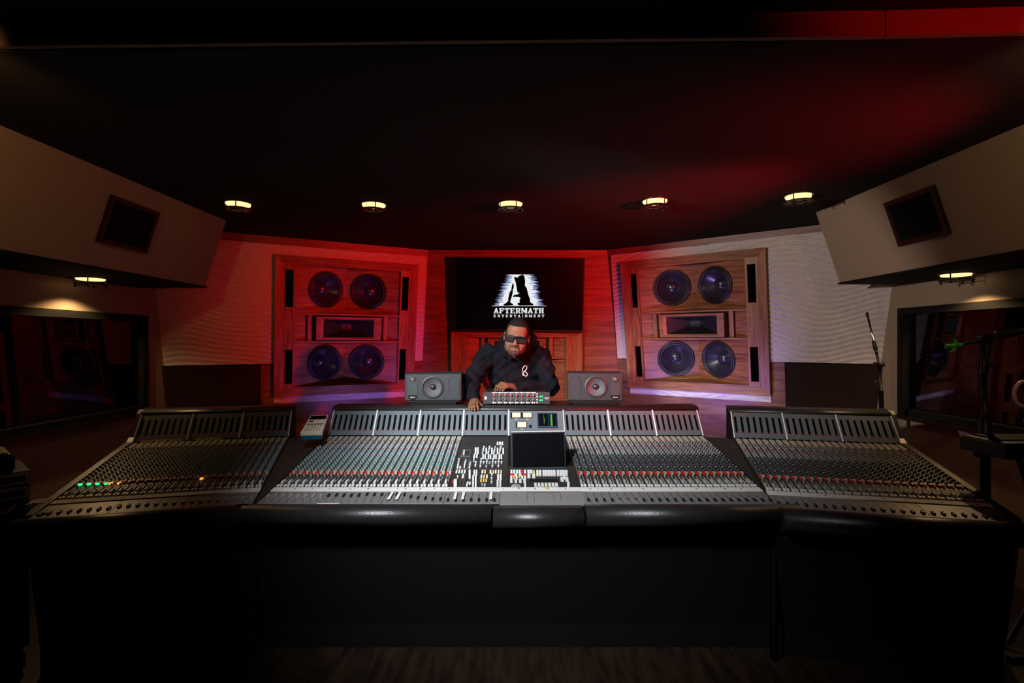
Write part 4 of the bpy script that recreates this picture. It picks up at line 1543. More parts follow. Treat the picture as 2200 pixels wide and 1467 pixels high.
for cy in (225, 300, 390, 470):
    MB().cbox(rx(1688), rx(1726), -.004, 0, rz(cy + 20), rz(cy - 20), .001, 0, 'y').obj('square_key', 'white', rk)
mb = MB()
for (cy) in (292, 402):
    for k in range(4):
        hgt = (36, 52, 40, 60)[k]
        mb.box(rx(1766 + k * 28), rx(1786 + k * 28), -.0008, 0, rz(cy + 28), rz(cy + 28 - hgt))
mb.obj('level_lights', 'led_green', rk)
mb = MB()
mb.box(rx(1905), rx(2065), -.0006, 0, rz(345), rz(322))
mb.box(rx(1945), rx(2035), -.0006, 0, rz(374), rz(356))
for k in range(9):
    pass
mb.obj('model_print', 'silver', rk)
mb = MB()
mb.box(rx(138), rx(205), -.0006, 0, rz(385), rz(302))
lg = mb.obj('maker_emblem', 'print_white', rk)
mb = MB()
for k in range(3):
    mb.box(rx(146), rx(196), -.0009, -.0006, rz(378 - k * 26), rz(372 - k * 26))
mb.box(rx(146), rx(152), -.0009, -.0006, rz(352), rz(326))
mb.box(rx(190), rx(196), -.0009, -.0006, rz(378), rz(352))
mb.obj('emblem_marks', 'rack_face', lg)
for (cx, cy) in ((125, 190), (125, 500), (235, 205), (235, 485), (2050, 190), (2050, 500)):
    MB().lathe([(.0035, 0), (.003, .0015), (0, .0015)], 8, (rx(cx), 0, rz(cy)), cap=False).obj('screw', 'slot', rk)

# beige controller on the left corner wedge
bm_ = basis(at(677, 936, 3.40), (1, -.02, 0), (0, -.86, .50))
bm_ = basis(at(673, 934, 3.27), (math.cos(.10), math.sin(.10), 0), Vector((-.24, -.10, 0)).normalized() * 0 + Vector((0, -.9, .6)))
pA, pB, pC, pD = at(645, 930, 3.20), at(692, 928.5, 3.22), at(705, 890.5, 3.46), at(668, 892, 3.44)
ex = (pB - pA).normalized()
ey = ((pD + pC) / 2 - (pA + pB) / 2)
ez = ex.cross(ey).normalized()
BM = basis(pA, ex, ez)
inv = BM.inverted()
loc = [inv @ p for p in (pA, pB, pC, pD)]
bx = thing('remote_controller', 'old beige controller with black display and teal base beside the left meter panels', 'audio equipment', BM)
top = [(v.x, v.y) for v in loc]


def bil(u, v):
    a_ = Vector(top[0]).lerp(Vector(top[1]), u)
    b_ = Vector(top[3]).lerp(Vector(top[2]), u)
    return a_.lerp(b_, v)


recalc(MB().prism([tuple(bil(u, v)) for u, v in ((0, 0), (1, 0), (1, 1), (0, 1))], -.018, 0, 'z').obj('top_cover', 'beige', bx))
recalc(MB().prism([tuple(bil(u, v)) for u, v in ((.02, .01), (.98, .01), (.98, .99), (.02, .99))], -.048, -.018, 'z').obj('base', 'teal', bx))


def bq(u0, u1, v0, v1, h0, h1, name, mat):
    return recalc(MB().prism([tuple(bil(u, v)) for u, v in ((u0, v0), (u1, v0), (u1, v1), (u0, v1))], h0, h1, 'z').obj(name, mat, bx))


bq(.05, .95, .74, .95, 0, .003, 'display_window', 'screen_off')
bq(.10, .32, .60, .66, 0, .002, 'badge', 'ink')
bq(.08, .92, .45, .49, 0, .002, 'slot_line', 'ink')
for i in range(6):
    u = .16 + i * .13
    bq(u, u + .02, .30, .40, 0, .004, 'toggle', 'ink')
    for j in range(2):
        bq(u - .02, u + .03, .12 + j * .09, .15 + j * .09, 0, .002, 'push_key', 'ink')


# ------------------------------------------------------------------ stands and gear at the right
def mic_stand(pts, label, foot, extra=None):
    base = Vector((foot[0], foot[1], 0))
    t = thing('microphone_stand', label, 'microphone stand', T(*base))
    L_ = [Vector(p) - base for p in pts]
    return t, L_


yS = 3.93
p_top, p_mid, p_low = at(1863, 674, yS), at(1880, 745, yS), at(1889, 782, yS)
foot = Vector((at(1897, 880, yS).x + .02, yS, 0))
t = thing('microphone_stand', 'slim black boom stand leaning upright in front of the right carved panel', 'microphone stand', T(*foot))
q = [p - foot for p in (p_top, p_mid, p_low)]
MB().tube([q[0], q[1]], .007, 10).obj('boom_tube', 'chrome', t)
d_ = (q[1] - q[0]).normalized()
MB().tube([q[0] - d_ * .012, q[0] + d_ * .02], .010, 10).obj('thread_tip', 'black', t)
MB().tube([q[1] - d_ * .05, q[1] - d_ * .03, q[1] + d_ * .02, q[1] + d_ * .04], [.009, .015, .015, .009], 10).obj('clutch', 'black', t)
MB().tube([q[1], q[2]], .010, 10).obj('lower_tube', 'black', t)
MB().tube([q[2] + Vector((-.035, 0, 0)), q[2] + Vector((.035, 0, 0))], .018, 12).obj('pivot', 'black', t)
m_ = Vector((.0, 0, q[2].z - .20))
MB().tube([q[2], Vector((q[2].x + .012, 0, m_.z))], .012, 10).obj('mast', 'black', t)
MB().tube([Vector((q[2].x - .03, 0, m_.z + .07)), Vector((q[2].x + .03, 0, m_.z + .07))], .006, 8).obj('thumb_screw', 'chrome', t)
MB().tube([Vector((q[2].x + .012, 0, m_.z)), Vector((0, 0, .30))], .016, 10).obj('lower_mast', 'black', t)
for k in range(3):
    a_ = 2 * math.pi * k / 3 + .6
    MB().tube([(0, 0, .32), (.10 * math.cos(a_), .10 * math.sin(a_), .12), (.24 * math.cos(a_), .24 * math.sin(a_), .010)], .008, 8).obj('leg', 'black', t)

yB = 2.76
f2 = Vector((at(2117, 1000, yB).x, yB, 0))
t = thing('microphone_stand', 'heavy black boom stand with a bright green clip at the right edge', 'microphone stand', T(*f2))
J = at(2113, 728, yB) - f2
MB().tube([J, at(2113, 800, yB) - f2], .011, 10).obj('upper_mast', 'black', t)
MB().tube([at(2113, 800, yB) - f2, at(2116, 895, yB) - f2], .014, 10).obj('middle_mast', 'black', t)
MB().tube([at(2116, 890, yB) - f2, at(2116, 900, yB) - f2, at(2117, 940, yB) - f2], [.014, .024, .03], 12).obj('collar', 'black', t)
MB().tube([at(2117, 935, yB) - f2, Vector((0, 0, .12))], .022, 12).obj('lower_mast', 'black', t)
MB().lathe([(.115, 0), (.115, .014), (.05, .035), (.025, .12)], 24, axis='z').obj('base', 'black', t)
MB().lathe([(.028, -.02), (.028, .02)], 14, tuple(J)).obj('pivot', 'black', t)
e0, e1, e2 = at(2066, 740, yB) - f2, at(2145, 722, yB) - f2, at(2215, 706, yB) - f2
MB().tube([e0, J, e1, e2], .008, 10).obj('boom_tube', 'chrome', t)
MB().tube([e1 + Vector((-.02, 0, 0)), e1 + Vector((.04, 0, .012)), e2], [.016, .022, .018], 10).obj('boom_weight', 'black', t)
g0, g1 = at(2032, 744, yB) - f2, at(2066, 740, yB) - f2
gm = MB()
gm.tube([g0, g0.lerp(g1, .55)], [.011, .012], 10)
gm.tube([g0.lerp(g1, .55), g1], [.016, .010], 10)
gm.tube([g0.lerp(g1, .6), at(2052, 730, yB) - f2, at(2046, 727, yB) - f2], [.008, .007, .004], 8)
gm.tube([g0.lerp(g1, .6), at(2050, 751, yB) - f2, at(2042, 756, yB) - f2], [.008, .007, .004], 8)
gm.obj('green_clip', 'green_plastic', t)
cb = [at(2108, 735, yB - .02), at(2102, 790, yB - .03), at(2103, 840, yB - .03), at(2112, 880, yB - .02), at(2114, 900, yB - .03)]
MB().tube([p - f2 for p in cb], .003, 6).obj('cable', 'black', t)

# keyboard stand at the right edge
k0 = at(2100, 948, 2.52)
kt = thing('keyboard', 'dark keyboard on a stand at the right edge beside the console', 'keyboard', T(k0.x + .43, 2.56, 0))
zt_ = k0.z
MB().cbox(-.35, .45, -.10, .15, zt_ - .075, zt_, .012).obj('case', 'black', kt)
for i in range(22):
    x = -.31 + i * .023
    MB().box(x, x + .021, -.112, -.02, zt_ - .052, zt_ - .038).obj('key', 'slot', kt)
MB().box(-.30, .30, -.02, .14, zt_, zt_ + .006).obj('control_panel', 'matte_black', kt)
for s in (-1, 1):
    MB().tube([(s * .24, -.05, zt_ - .075), (-s * .2, .05, .02)], .014, 8).obj('stand_leg', 'black', kt)
MB().box(-.3, .3, -.08, -.05, 0, .03).obj('stand_foot', 'black', kt)
MB().box(-.3, .3, .10, .13, zt_ - .11, zt_ - .075).obj('stand_rail', 'black', kt)

# hoop at the right edge
hp = at(2203, 846, 2.71)
mb = MB()
rr_ = 24 / F * 2.71
mb.tube([(rr_ * math.cos(2 * math.pi * k / 32), 0, 1.15 * rr_ * math.sin(2 * math.pi * k / 32)) for k in range(33)], .009, 8)
ho = mb.obj('hoop', 'pink', None, T(*hp))
tag(ho, 'small round hoop hanging from the boom stand at the right edge, half out of view', 'hoop')
MB().tube([(0, 0, 1.15 * rr_), (.02, .02, .16), (0, .045, at(2203, 709, 2.76).z - hp.z - .012)], .003, 6).obj('hanging_cord', 'black', ho)

# ------------------------------------------------------------------ outboard gear at the left edge
GM = T(-2.479, 2.243, 0) @ RZ(50)
gt = thing('equipment_cart', 'low dark cart of outboard gear with framed panels at the left edge', 'equipment cart', GM)
zt_ = at(62, 1010, 2.45).z
MB().box(-.27, .27, 0.02, .40, .10, zt_ - .135).obj('cart_body', 'matte_black', gt)
for k in range(2):
    z1 = zt_ - k * .066
    MB().cbox(-.27, .27, 0, .36, z1 - .060, z1, .004, 0, 'y').obj('rack_unit', 'black', gt)
    holed(MB(), -.265, .265, z1 - .058, z1 - .004, -.004, 0, -.252, .252, z1 - .048, z1 - .016).obj('panel_border', 'label_tan', gt)
for s in (-1, 1):
    for yy in (.05, .36):
        MB().lathe([(.03, .0), (.03, .05), (.012, .10)], 12, (s * .23, yy, 0), 'z').obj('caster', 'rubber', gt)
cs = thing('equipment_case', 'black rounded case with handle on top of the gear cart', 'case', GM @ T(-.03, .02, zt_))
recalc(MB().prism([(-.24, 0), (.24, 0), (.25, .02), (.25, .065), (.235, .085), (.20, .094), (-.24, .094)], 0, .28, 'y').obj('shell', 'leather', cs))
MB().box(-.23, .12, -.006, 0, .055, .062).obj('zip', 'silver', cs)
MB().tube([(-.10, -.004, .03), (-.08, -.03, .034), (.05, -.03, .034), (.07, -.004, .03)], .006, 8).obj('handle', 'black', cs)
MB().lathe([(.012, 0), (.010, .008), (0, .010)], 10, (.215, .01, .088), 'z').obj('corner_stud', 'chrome', cs)
zc_ = zt_ - .135
for k in range(4):
    x = -.02 + k * .075
    L_ = [(x, .012, zc_ - .02), (x + .01, -.03, zc_ - .015), (x + .05, -.05, zc_ - .04), (x + .085, -.03, zc_ - .012), (x + .09, .012, zc_ - .02)]
    o = MB().tube([GM @ Vector(q) for q in L_], .008, 8).obj('patch_cable', ['label_tan', 'black'][k % 2])
    tag(o, ['tan patch cable looped nearest the left edge below the gear cart panels', 'black patch cable looped between two tan cables on the gear cart',
            'tan patch cable looped nearer the console on the gear cart', 'black patch cable looped closest to the console on the gear cart'][k], 'cable', 'patch cables on the gear cart')
# pale straps lying over the left end of the desk
for pts, nm in (([(62, 1081), (80, 1077), (103, 1077)], 'pale strap end lying over the left tip of the white strip'),
                ([(66, 1116), (80, 1106), (95, 1100)], 'pale strip of tape hanging over the left armrest')):
    L_ = [at(x, y, 2.36) for x, y in pts]
    mb = MB()
    vs = []
    for p in L_:
        vs += [tuple(p + Vector((0, -.02, -.005))), tuple(p + Vector((0, .02, .005))), tuple(p + Vector((0, .02, .009))), tuple(p + Vector((0, -.02, -.001)))]
    fs = []
    for i in range(len(L_) - 1):
        for k in range(4):
            fs.append((i * 4 + k, i * 4 + (k + 1) % 4, i * 4 + 4 + (k + 1) % 4, i * 4 + 4 + k))
    fs += [(0, 1, 2, 3), (11, 10, 9, 8)]
    o = recalc(mb.add(vs, fs).obj('tape_strip', 'paper'))
    tag(o, nm, 'tape')


# ------------------------------------------------------------------ the man: implicit surface -> one continuous mesh
def axis_pts(segs):
    out = [segs[0][0]]
    for a_, b_, st in segs:
        n = max(1, int(round((b_ - a_) / st)))
        out += list(np.linspace(a_, b_, n + 1)[1:])
    return np.array(out, dtype=np.float32)


class Field:
    def __init__(self, xs, ys, zs):
        self.ax = (xs, ys, zs)
        self.F = np.full((len(xs), len(ys), len(zs)), 0.5, dtype=np.float32)

    def region(self, lo, hi):
        sl = []
        for a_, l, h in zip(self.ax, lo, hi):
            i0 = max(0, np.searchsorted(a_, l) - 1)
            i1 = min(len(a_), np.searchsorted(a_, h) + 1)
            if i1 <= i0:
                return None, None
            sl.append(slice(i0, i1))
        g = np.meshgrid(*[a_[s] for a_, s in zip(self.ax, sl)], indexing='ij')
        return tuple(sl), g

    def add(self, fn, lo, hi, k=0.01, op='u', margin=None):
        m_ = margin if margin is not None else k + 0.02
        sl, g = self.region([l - m_ for l in lo], [h + m_ for h in hi])
        if sl is None:
            return
        d = fn(*g).astype(np.float32)
        f = self.F[sl]
        if op == 'u':
            h = np.clip(.5 + .5 * (f - d) / k, 0, 1)
            self.F[sl] = f + (d - f) * h - k * h * (1 - h)
        else:
            d = -d
            h = np.clip(.5 - .5 * (f - d) / k, 0, 1)
            self.F[sl] = f + (d - f) * h + k * h * (1 - h)

    def cap(self, a_, b_, ra, rb=None, k=0.01, op='u'):
        rb = ra if rb is None else rb
        a_, b_ = np.array(a_, float), np.array(b_, float)
        ba = b_ - a_
        L2 = max(float(ba @ ba), 1e-9)

        def fn(X, Y, Z):
            px, py, pz = X - a_[0], Y - a_[1], Z - a_[2]
            h = np.clip((px * ba[0] + py * ba[1] + pz * ba[2]) / L2, 0, 1)
            return np.sqrt((px - ba[0] * h) ** 2 + (py - ba[1] * h) ** 2 + (pz - ba[2] * h) ** 2) - (ra + (rb - ra) * h)
        r = max(ra, rb)
        self.add(fn, np.minimum(a_, b_) - r, np.maximum(a_, b_) + r, k, op)

    def ell(self, c, r, k=0.01, op='u', rot=None):
        c = np.array(c, float)
        r = np.array(r, float)
        Rm = np.identity(3) if rot is None else np.array(rot, float)     # rows: local axes in world

        def fn(X, Y, Z):
            d = (X - c[0], Y - c[1], Z - c[2])
            q = [Rm[i][0] * d[0] + Rm[i][1] * d[1] + Rm[i][2] * d[2] for i in range(3)]
            k0 = np.sqrt(sum((q[i] / r[i]) ** 2 for i in range(3))) + 1e-9
            k1 = np.sqrt(sum((q[i] / r[i] ** 2) ** 2 for i in range(3))) + 1e-9
            return k0 * (k0 - 1) / k1
        e = np.sqrt(((Rm * r[:, None]) ** 2).sum(0))
        self.add(fn, c - e, c + e, k, op)

    def nets(self):
        Fd = self.F
        ins = Fd < 0
        nx, ny, nz = Fd.shape
        cnt = np.zeros((nx - 1, ny - 1, nz - 1), np.uint8)
        for i in (0, 1):
            for j in (0, 1):
                for k in (0, 1):
                    cnt += ins[i:nx - 1 + i, j:ny - 1 + j, k:nz - 1 + k]
        act = (cnt > 0) & (cnt < 8)
        I = np.argwhere(act)
        idx = np.full(act.shape, -1, np.int32)
        idx[act] = np.arange(len(I))
        acc = np.zeros((len(I), 3))
        num = np.zeros(len(I))
        cor = [(0, 0, 0), (1, 0, 0), (0, 1, 0), (1, 1, 0), (0, 0, 1), (1, 0, 1), (0, 1, 1), (1, 1, 1)]
        val = [Fd[I[:, 0] + c[0], I[:, 1] + c[1], I[:, 2] + c[2]] for c in cor]
        for a_ in range(8):
            for b_ in range(a_ + 1, 8):
                if sum(abs(cor[a_][q] - cor[b_][q]) for q in range(3)) != 1:
                    continue
                m_ = (val[a_] < 0) != (val[b_] < 0)
                t_ = val[a_][m_] / (val[a_][m_] - val[b_][m_])
                ca, cb_ = np.array(cor[a_], float), np.array(cor[b_], float)
                acc[m_] += ca + (cb_ - ca) * t_[:, None]
                num[m_] += 1
        acc /= num[:, None]
        V = np.zeros_like(acc)
        for q in range(3):
            a_ = self.ax[q]
            V[:, q] = a_[I[:, q]] + acc[:, q] * (a_[I[:, q] + 1] - a_[I[:, q]])
        quads = []
        # edges along x, y, z
        for q in range(3):
            o1, o2 = (q + 1) % 3, (q + 2) % 3
            sa = [slice(None)] * 3
            sb = [slice(None)] * 3
            sa[q], sb[q] = slice(0, -1), slice(1, None)
            ch = ins[tuple(sa)] != ins[tuple(sb)]
            E_ = np.argwhere(ch)
            fl = ins[tuple(sa)][ch]
            ok = (E_[:, o1] > 0) & (E_[:, o2] > 0) & (E_[:, o1] < Fd.shape[o1] - 1) & (E_[:, o2] < Fd.shape[o2] - 1)
            E_, fl = E_[ok], fl[ok]
            d1 = np.zeros(3, int)
            d1[o1] = 1
            d2 = np.zeros(3, int)
            d2[o2] = 1
            g = lambda e: idx[e[:, 0], e[:, 1], e[:, 2]]
            Q = np.stack([g(E_ - d1 - d2), g(E_ - d2), g(E_), g(E_ - d1)], 1)
            Q[~fl] = Q[~fl][:, ::-1]
            quads.append(Q)
        return V, np.concatenate(quads)


def mesh_np(name, V, Q, mat, parent=None, attr=None):
    me = bpy.data.meshes.new(name)
    me.vertices.add(len(V))
    me.vertices.foreach_set('co', V.astype(np.float32).ravel())
    me.loops.add(Q.size)
    me.loops.foreach_set('vertex_index', Q.astype(np.int32).ravel())
    me.polygons.add(len(Q))
    me.polygons.foreach_set('loop_start', np.arange(0, Q.size, 4, dtype=np.int32))
    me.polygons.foreach_set('use_smooth', np.ones(len(Q), dtype=bool))
    me.update(calc_edges=True)
    me.validate()
    me.materials.append(M[mat])
    if attr is not None:
        at_ = me.color_attributes.new('tone', 'FLOAT_COLOR', 'POINT')
        at_.data.foreach_set('color', attr.astype(np.float32).ravel())
    o = bpy.data.objects.new(name, me)
    COL.objects.link(o)
    if parent is not None:
        o.parent = parent
        o.matrix_parent_inverse = parent.matrix_world.inverted()
    return o


def smooth_np(V, Q, it=2, lam=0.5, mask=None):
    for _ in range(it):
        s = np.zeros_like(V)
        n = np.zeros(len(V))
        for a_, b_ in ((0, 1), (1, 2), (2, 3), (3, 0)):
            np.add.at(s, Q[:, a_], V[Q[:, b_]])
            np.add.at(n, Q[:, a_], 1)
            np.add.at(s, Q[:, b_], V[Q[:, a_]])
            np.add.at(n, Q[:, b_], 1)
        d = (s / np.maximum(n, 1)[:, None] - V) * lam
        if mask is not None:
            d *= mask[:, None]
        V = V + d
    return V


# head frame: a = image right, b = up, c = out of the face
HP = at(1110, 724, 3.83)
_roll, _pitch, _yaw = R(9), R(10), R(-5)
Mh = Matrix.Rotation(_yaw, 3, 'Z') @ Matrix.Rotation(-_pitch * -1, 3, 'X')
va = Vector((1, 0, 0))
vb = Vector((0, 0, 1))
vc = Vector((0, -1, 0))
Mr = Matrix.Rotation(_roll, 3, Vector((0, 1, 0)))        # clockwise in the picture
Mp = Matrix.Rotation(_pitch, 3, Vector((1, 0, 0)))       # chin towards the chest
My = Matrix.Rotation(_yaw, 3, Vector((0, 0, 1)))
Rh = My @ Mp @ Mr
va, vb, vc = Rh @ va, Rh @ vb, Rh @ vc
ROT = [list(va), list(vb), list(vc)]
HS = 1.06


def hd(a_, b_, c_):
    p = HP + va * (a_ * HS) + vb * (b_ * HS) + vc * (c_ * HS)
    return (p.x, p.y, p.z)


def hr(*r):
    return [x * HS for x in r]


# joints (world)
SHR, ELR, WRR = at(1049, 762, 4.06), at(1015, 812, 3.96), at(1019, 858, 3.765)
SHL, ELL, WRL = at(1160, 766, 4.06), at(1184, 829, 3.97), at(1108, 832, 3.815)
NK = Vector((.012, 4.00, HC - .055))
CHEST = Vector((.012, 4.13, HC - .24))
BEL = Vector((.02, 4.28, HC - .46))
HIP = Vector((.03, 4.42, .93))

bx_ = axis_pts([(-.46, -.345, .012), (-.345, .16, .0032), (.16, .46, .012)])
by_ = axis_pts([(3.58, 4.0, .0032), (4.0, 4.75, .013)])
bz_ = axis_pts([(-.006, HC - .525, .014), (HC - .525, HC - .30, .0032), (HC - .30, HC - .12, .010), (HC - .12, HC + .21, .0032)])
B = Field(bx_, by_, bz_)
# torso, pelvis, legs
B.ell(tuple(CHEST), (.165, .10, .19), .03)
B.ell(tuple(BEL), (.165, .12, .17), .06)
B.ell(tuple(HIP), (.165, .12, .13), .06)
for s in (-1, 1):
    hp_ = HIP + Vector((s * .09, .0, -.05))
    kn_ = Vector((HIP.x + s * .11, 4.36, .50))
    an_ = Vector((HIP.x + s * .12, 4.45, .09))
    B.cap(hp_, kn_, .08, .055, .03)
    B.cap(kn_, an_, .052, .036, .02)
    B.cap(an_ + Vector((0, .02, -.045)), an_ + Vector((s * .02, -.16, -.055)), .034, .028, .02)
# arms
for sh, el, wr in ((SHR, ELR, WRR), (SHL, ELL, WRL)):
    B.cap(sh, el, .052, .042, .03)
    B.cap(el, wr, .042, .027, .02)
    B.cap(NK + Vector((0, .03, -.03)), sh, .07, .05, .03)
# neck and head
B.cap(tuple(NK), hd(0, -.05, -.035), .063, .060, .02)
B.ell(hd(0, .035, -.022), hr(.079, .096, .100), .02, rot=ROT)
B.ell(hd(0, .060, .030), hr(.066, .058, .052), .03, rot=ROT)
B.ell(hd(0, -.040, .022), hr(.071, .082, .066), .03, rot=ROT)
for s in (-1, 1):
    B.ell(hd(s * .040, -.036, .050), hr(.033, .034, .032), .02, rot=ROT)
    B.ell(hd(s * .050, -.072, .004), hr(.024, .036, .036), .025, rot=ROT)
    B.ell(hd(s * .026, -.068, .062), hr(.026, .026, .022), .02, rot=ROT)
B.ell(hd(0, -.104, .060), hr(.032, .022, .026), .022, rot=ROT)
B.cap(hd(-.046, .022, .070), hd(.046, .022, .070), .013 * HS, .013 * HS, .014)
for s in (-1, 1):
    B.ell(hd(s * .033, .000, .092), hr(.019, .014, .016), .012, 's', rot=ROT)
    B.ell(hd(s * .033, -.001, .068), hr(.016, .011, .014), .006, rot=ROT)
    # ears
    B.ell(hd(s * .085, -.006, -.012), hr(.011, .034, .019), .007, rot=ROT)
    B.ell(hd(s * .096, -.004, -.004), hr(.006, .020, .009), .005, 's', rot=ROT)
B.cap(hd(0, .012, .083), hd(0, -.026, .101), .009, .0125, .012)
B.ell(hd(0, -.032, .101), hr(.0165, .0135, .0155), .010, rot=ROT)
for s in (-1, 1):
    B.ell(hd(s * .0165, -.036, .090), hr(.0105, .0095, .012), .007, rot=ROT)
    B.ell(hd(s * .0085, -.0455, .098), hr(.005, .0035, .006), .003, 's', rot=ROT)
B.ell(hd(0, -.064, .070), hr(.036, .024, .022), .018, rot=ROT)
for s in (-1, 1):
    B.cap(hd(s * .030, -.0665, .079), hd(s * .004, -.0620, .0915), .0042, .0060, .006)
    B.cap(hd(s * .027, -.0710, .079), hd(0, -.0785, .0895), .0048, .0076, .006)
    B.cap(hd(s * .034, -.0690, .084), hd(0, -.0695, .0975), .0022, .0024, .003, 's')
    B.cap(hd(s * .022, -.040, .088), hd(s * .040, -.066, .082), .0028, .0028, .010, 's')
B.cap(hd(-.012, -.0905, .090), hd(.012, -.0905, .090), .005, .005, .012, 's')


# hands -------------------------------------------------------------------
def finger(pts, r0, r1, k=.004):
    n = len(pts) - 1
    for i in range(n):
        a_ = r0 + (r1 - r0) * i / n
        b_ = r0 + (r1 - r0) * (i + 1) / n
        B.cap(pts[i], pts[i + 1], a_, b_, k)
    for i in range(1, n):
        B.ell(tuple(pts[i]), (r0 * 1.03,) * 3, k)


# his right hand, fingers draped over the front edge of the bridge
edge_z = BRZ
Wr = WRR
mc = [(1009.5, 868.5, 3.690), (1014.5, 866, 3.684), (1020.0, 864.2, 3.682), (1025.5, 864.6, 3.690)]
pi_ = [(1008.3, 874.5, 3.636), (1013.3, 874.0, 3.622), (1019.2, 872.6, 3.618), (1026.0, 872.2, 3.628)]
ti = [(1009.3, 880.2, 3.632), (1014.3, 880.6, 3.620), (1020.0, 879.8, 3.615), (1027.6, 878.6, 3.622)]
mcw = [at(*p) for p in mc]
for i in range(4):
    pts = [mcw[i], at(*pi_[i]), at(*ti[i])]
    rr0 = (.0090, .0098, .0102, .0100)[i]
    finger(pts, rr0, rr0 * .82)
    B.cap(Wr + Vector(((-.014 + .010 * i), 0, 0)), mcw[i], .017, .0108, .010)
    # nails
    B.ell(tuple(at(*ti[i]) + Vector((0, -.0062, -.002))), (.0046, .003, .006), .002)
th0 = Wr + Vector((.022, -.02, -.006))
th1, th2, th3 = at(1030.5, 866.5, 3.715), at(1035.0, 871.0, 3.690), at(1032.8, 878.2, 3.660)
B.cap(th0, th1, .015, .0125, .008)
finger([th1, th2, th3], .0118, .0092)
B.cap(Wr, at(1018, 863, 3.72), .024, .020, .012)

# his left hand, a loose fist resting on the rack unit
W2 = WRL
mc2 = [(1090.5, 830.2, 3.742), (1086.5, 826.2, 3.748), (1082.0, 823.4, 3.762), (1077.2, 822.6, 3.782)]
pi2 = [(1083.8, 834.0, 3.722), (1077.8, 832.0, 3.724), (1072.0, 830.2, 3.735), (1067.0, 829.2, 3.756)]
ti2 = [(1080.5, 838.6, 3.730), (1074.6, 837.8, 3.735), (1069.2, 836.0, 3.748), (1064.8, 833.8, 3.768)]
for i in range(4):
    pts = [at(*mc2[i]), at(*pi2[i]), at(*ti2[i])]
    rr0 = (.0090, .0098, .0100, .0098)[i]
    finger(pts, rr0 * 1.04, rr0 * .85)
    B.cap(W2 + Vector((0, -.012 + .008 * i, .002 * i)), at(*mc2[i]), .018, .0112, .010)
    B.ell(tuple(at(*ti2[i]) + Vector((-.004, -.0055, -.002))), (.005, .004, .005), .002)
u0, u1, u2, u3 = W2 + Vector((-.02, .03, -.006)), at(1083, 833, 3.815), at(1071.5, 837.2, 3.795), at(1063.6, 838.4, 3.776)
B.cap(u0, u1, .015, .013, .008)
finger([u1, u2, u3], .012, .0098)
B.cap(W2, at(1086, 829, 3.775), .024, .021, .012)

V, Q = B.nets()
V = smooth_np(V, Q, 2, .5)
# colour of the skin: darker beard and brows, lighter knuckles and nails
d = V - np.array(HP)
A_ = d @ np.array(va) / HS
B_ = d @ np.array(vb) / HS
C_ = d @ np.array(vc) / HS
base = np.tile(np.array([[.175, .080, .044, 1.0]]), (len(V), 1))


def mixc(mask, col):
    global base
    base[:, :3] = base[:, :3] * (1 - mask[:, None]) + np.array(col)[None] * mask[:, None]


def bump_(x, c, w_):
    return np.exp(-((x - c) / w_) ** 2)


face = (C_ > .03) & (B_ > -.16) & (B_ < .15)
mou = bump_(B_ + .10 * np.abs(A_), -.0525, .0058) * np.clip((.040 - np.abs(A_)) / .010, 0, 1) * face
gt_ = np.clip(bump_(B_, -.103, .016) * np.clip((.034 - np.abs(A_)) / .010, 0, 1) + .8 * bump_(np.abs(A_), .036, .0055) * bump_(B_, -.078, .018), 0, 1) * face
brow = (bump_(B_ + .12 * np.abs(A_), .031, .005) * bump_(np.abs(A_), .034, .018)) * face
side = np.clip((np.abs(A_) - .055) / .012, 0, 1) * bump_(B_, -.07, .03) * (C_ > -.01) * .35
lip = (bump_(B_, -.076, .006) + bump_(B_, -.063, .004)) * bump_(A_, 0, .020) * (C_ > .078)
mixc(np.clip(mou * 1.2, 0, .92), (.018, .012, .009))
mixc(np.clip(gt_ * 1.1, 0, .9), (.020, .013, .010))
mixc(np.clip(brow * .85, 0, 1), (.02, .012, .009))
mixc(np.clip(side, 0, 1), (.05, .03, .02))
mixc(np.clip(lip * .6, 0, 1), (.15, .055, .048))
for p, o_ in [(ti[i], (0, -.0065, -.002)) for i in range(4)] + [(ti2[i], (-.004, -.006, -.002)) for i in range(4)]:
    c = np.array(at(*p) + Vector(o_))
    mixc(np.clip(.6 * np.exp(-((V - c) ** 2).sum(1) / .0055 ** 2), 0, 1), (.34, .20, .15))
man = mesh_np('person', V, Q, 'skin', None, base)
tag(man, 'man in black hoodie and sunglasses leaning on the console behind the rack unit', 'person')

# hair
hx = axis_pts([(HP.x - .14, HP.x + .14, .0036)])
hy = axis_pts([(HP.y - .15, HP.y + .16, .0036)])
hz = axis_pts([(HP.z - .12, HP.z + .17, .0036)])
Hf = Field(hx, hy, hz)
g_ = .0045
Hf.ell(hd(0, .036, -.022), hr(.079 + g_, .098 + g_, .100 + g_), .02, rot=ROT)
Hf.ell(hd(0, .060, .026), hr(.066 + g_, .060 + g_, .052 + g_), .03, rot=ROT)
gX, gY, gZ = np.meshgrid(hx, hy, hz, indexing='ij')
dx, dy, dz = gX - HP.x, gY - HP.y, gZ - HP.z
a_ = (dx * va.x + dy * va.y + dz * va.z) / HS
b_ = (dx * vb.x + dy * vb.y + dz * vb.z) / HS
c_ = (dx * vc.x + dy * vc.y + dz * vc.z) / HS
tt = np.clip((c_ + .005) / .055, 0, 1)
line = (-.030) * (1 - tt) + .088 * tt
line = line + .06 * np.clip((np.abs(a_) - .055) / .03, 0, 1) * tt * -0.6
Hf.F = np.maximum(Hf.F, (line - b_) * .6).astype(np.float32)
Hf.F = np.maximum(Hf.F, (-.06 - b_).astype(np.float32))
Vh, Qh = Hf.nets()
Vh = smooth_np(Vh, Qh, 1, .5)
mesh_np('hair', Vh, Qh, 'hair', man)

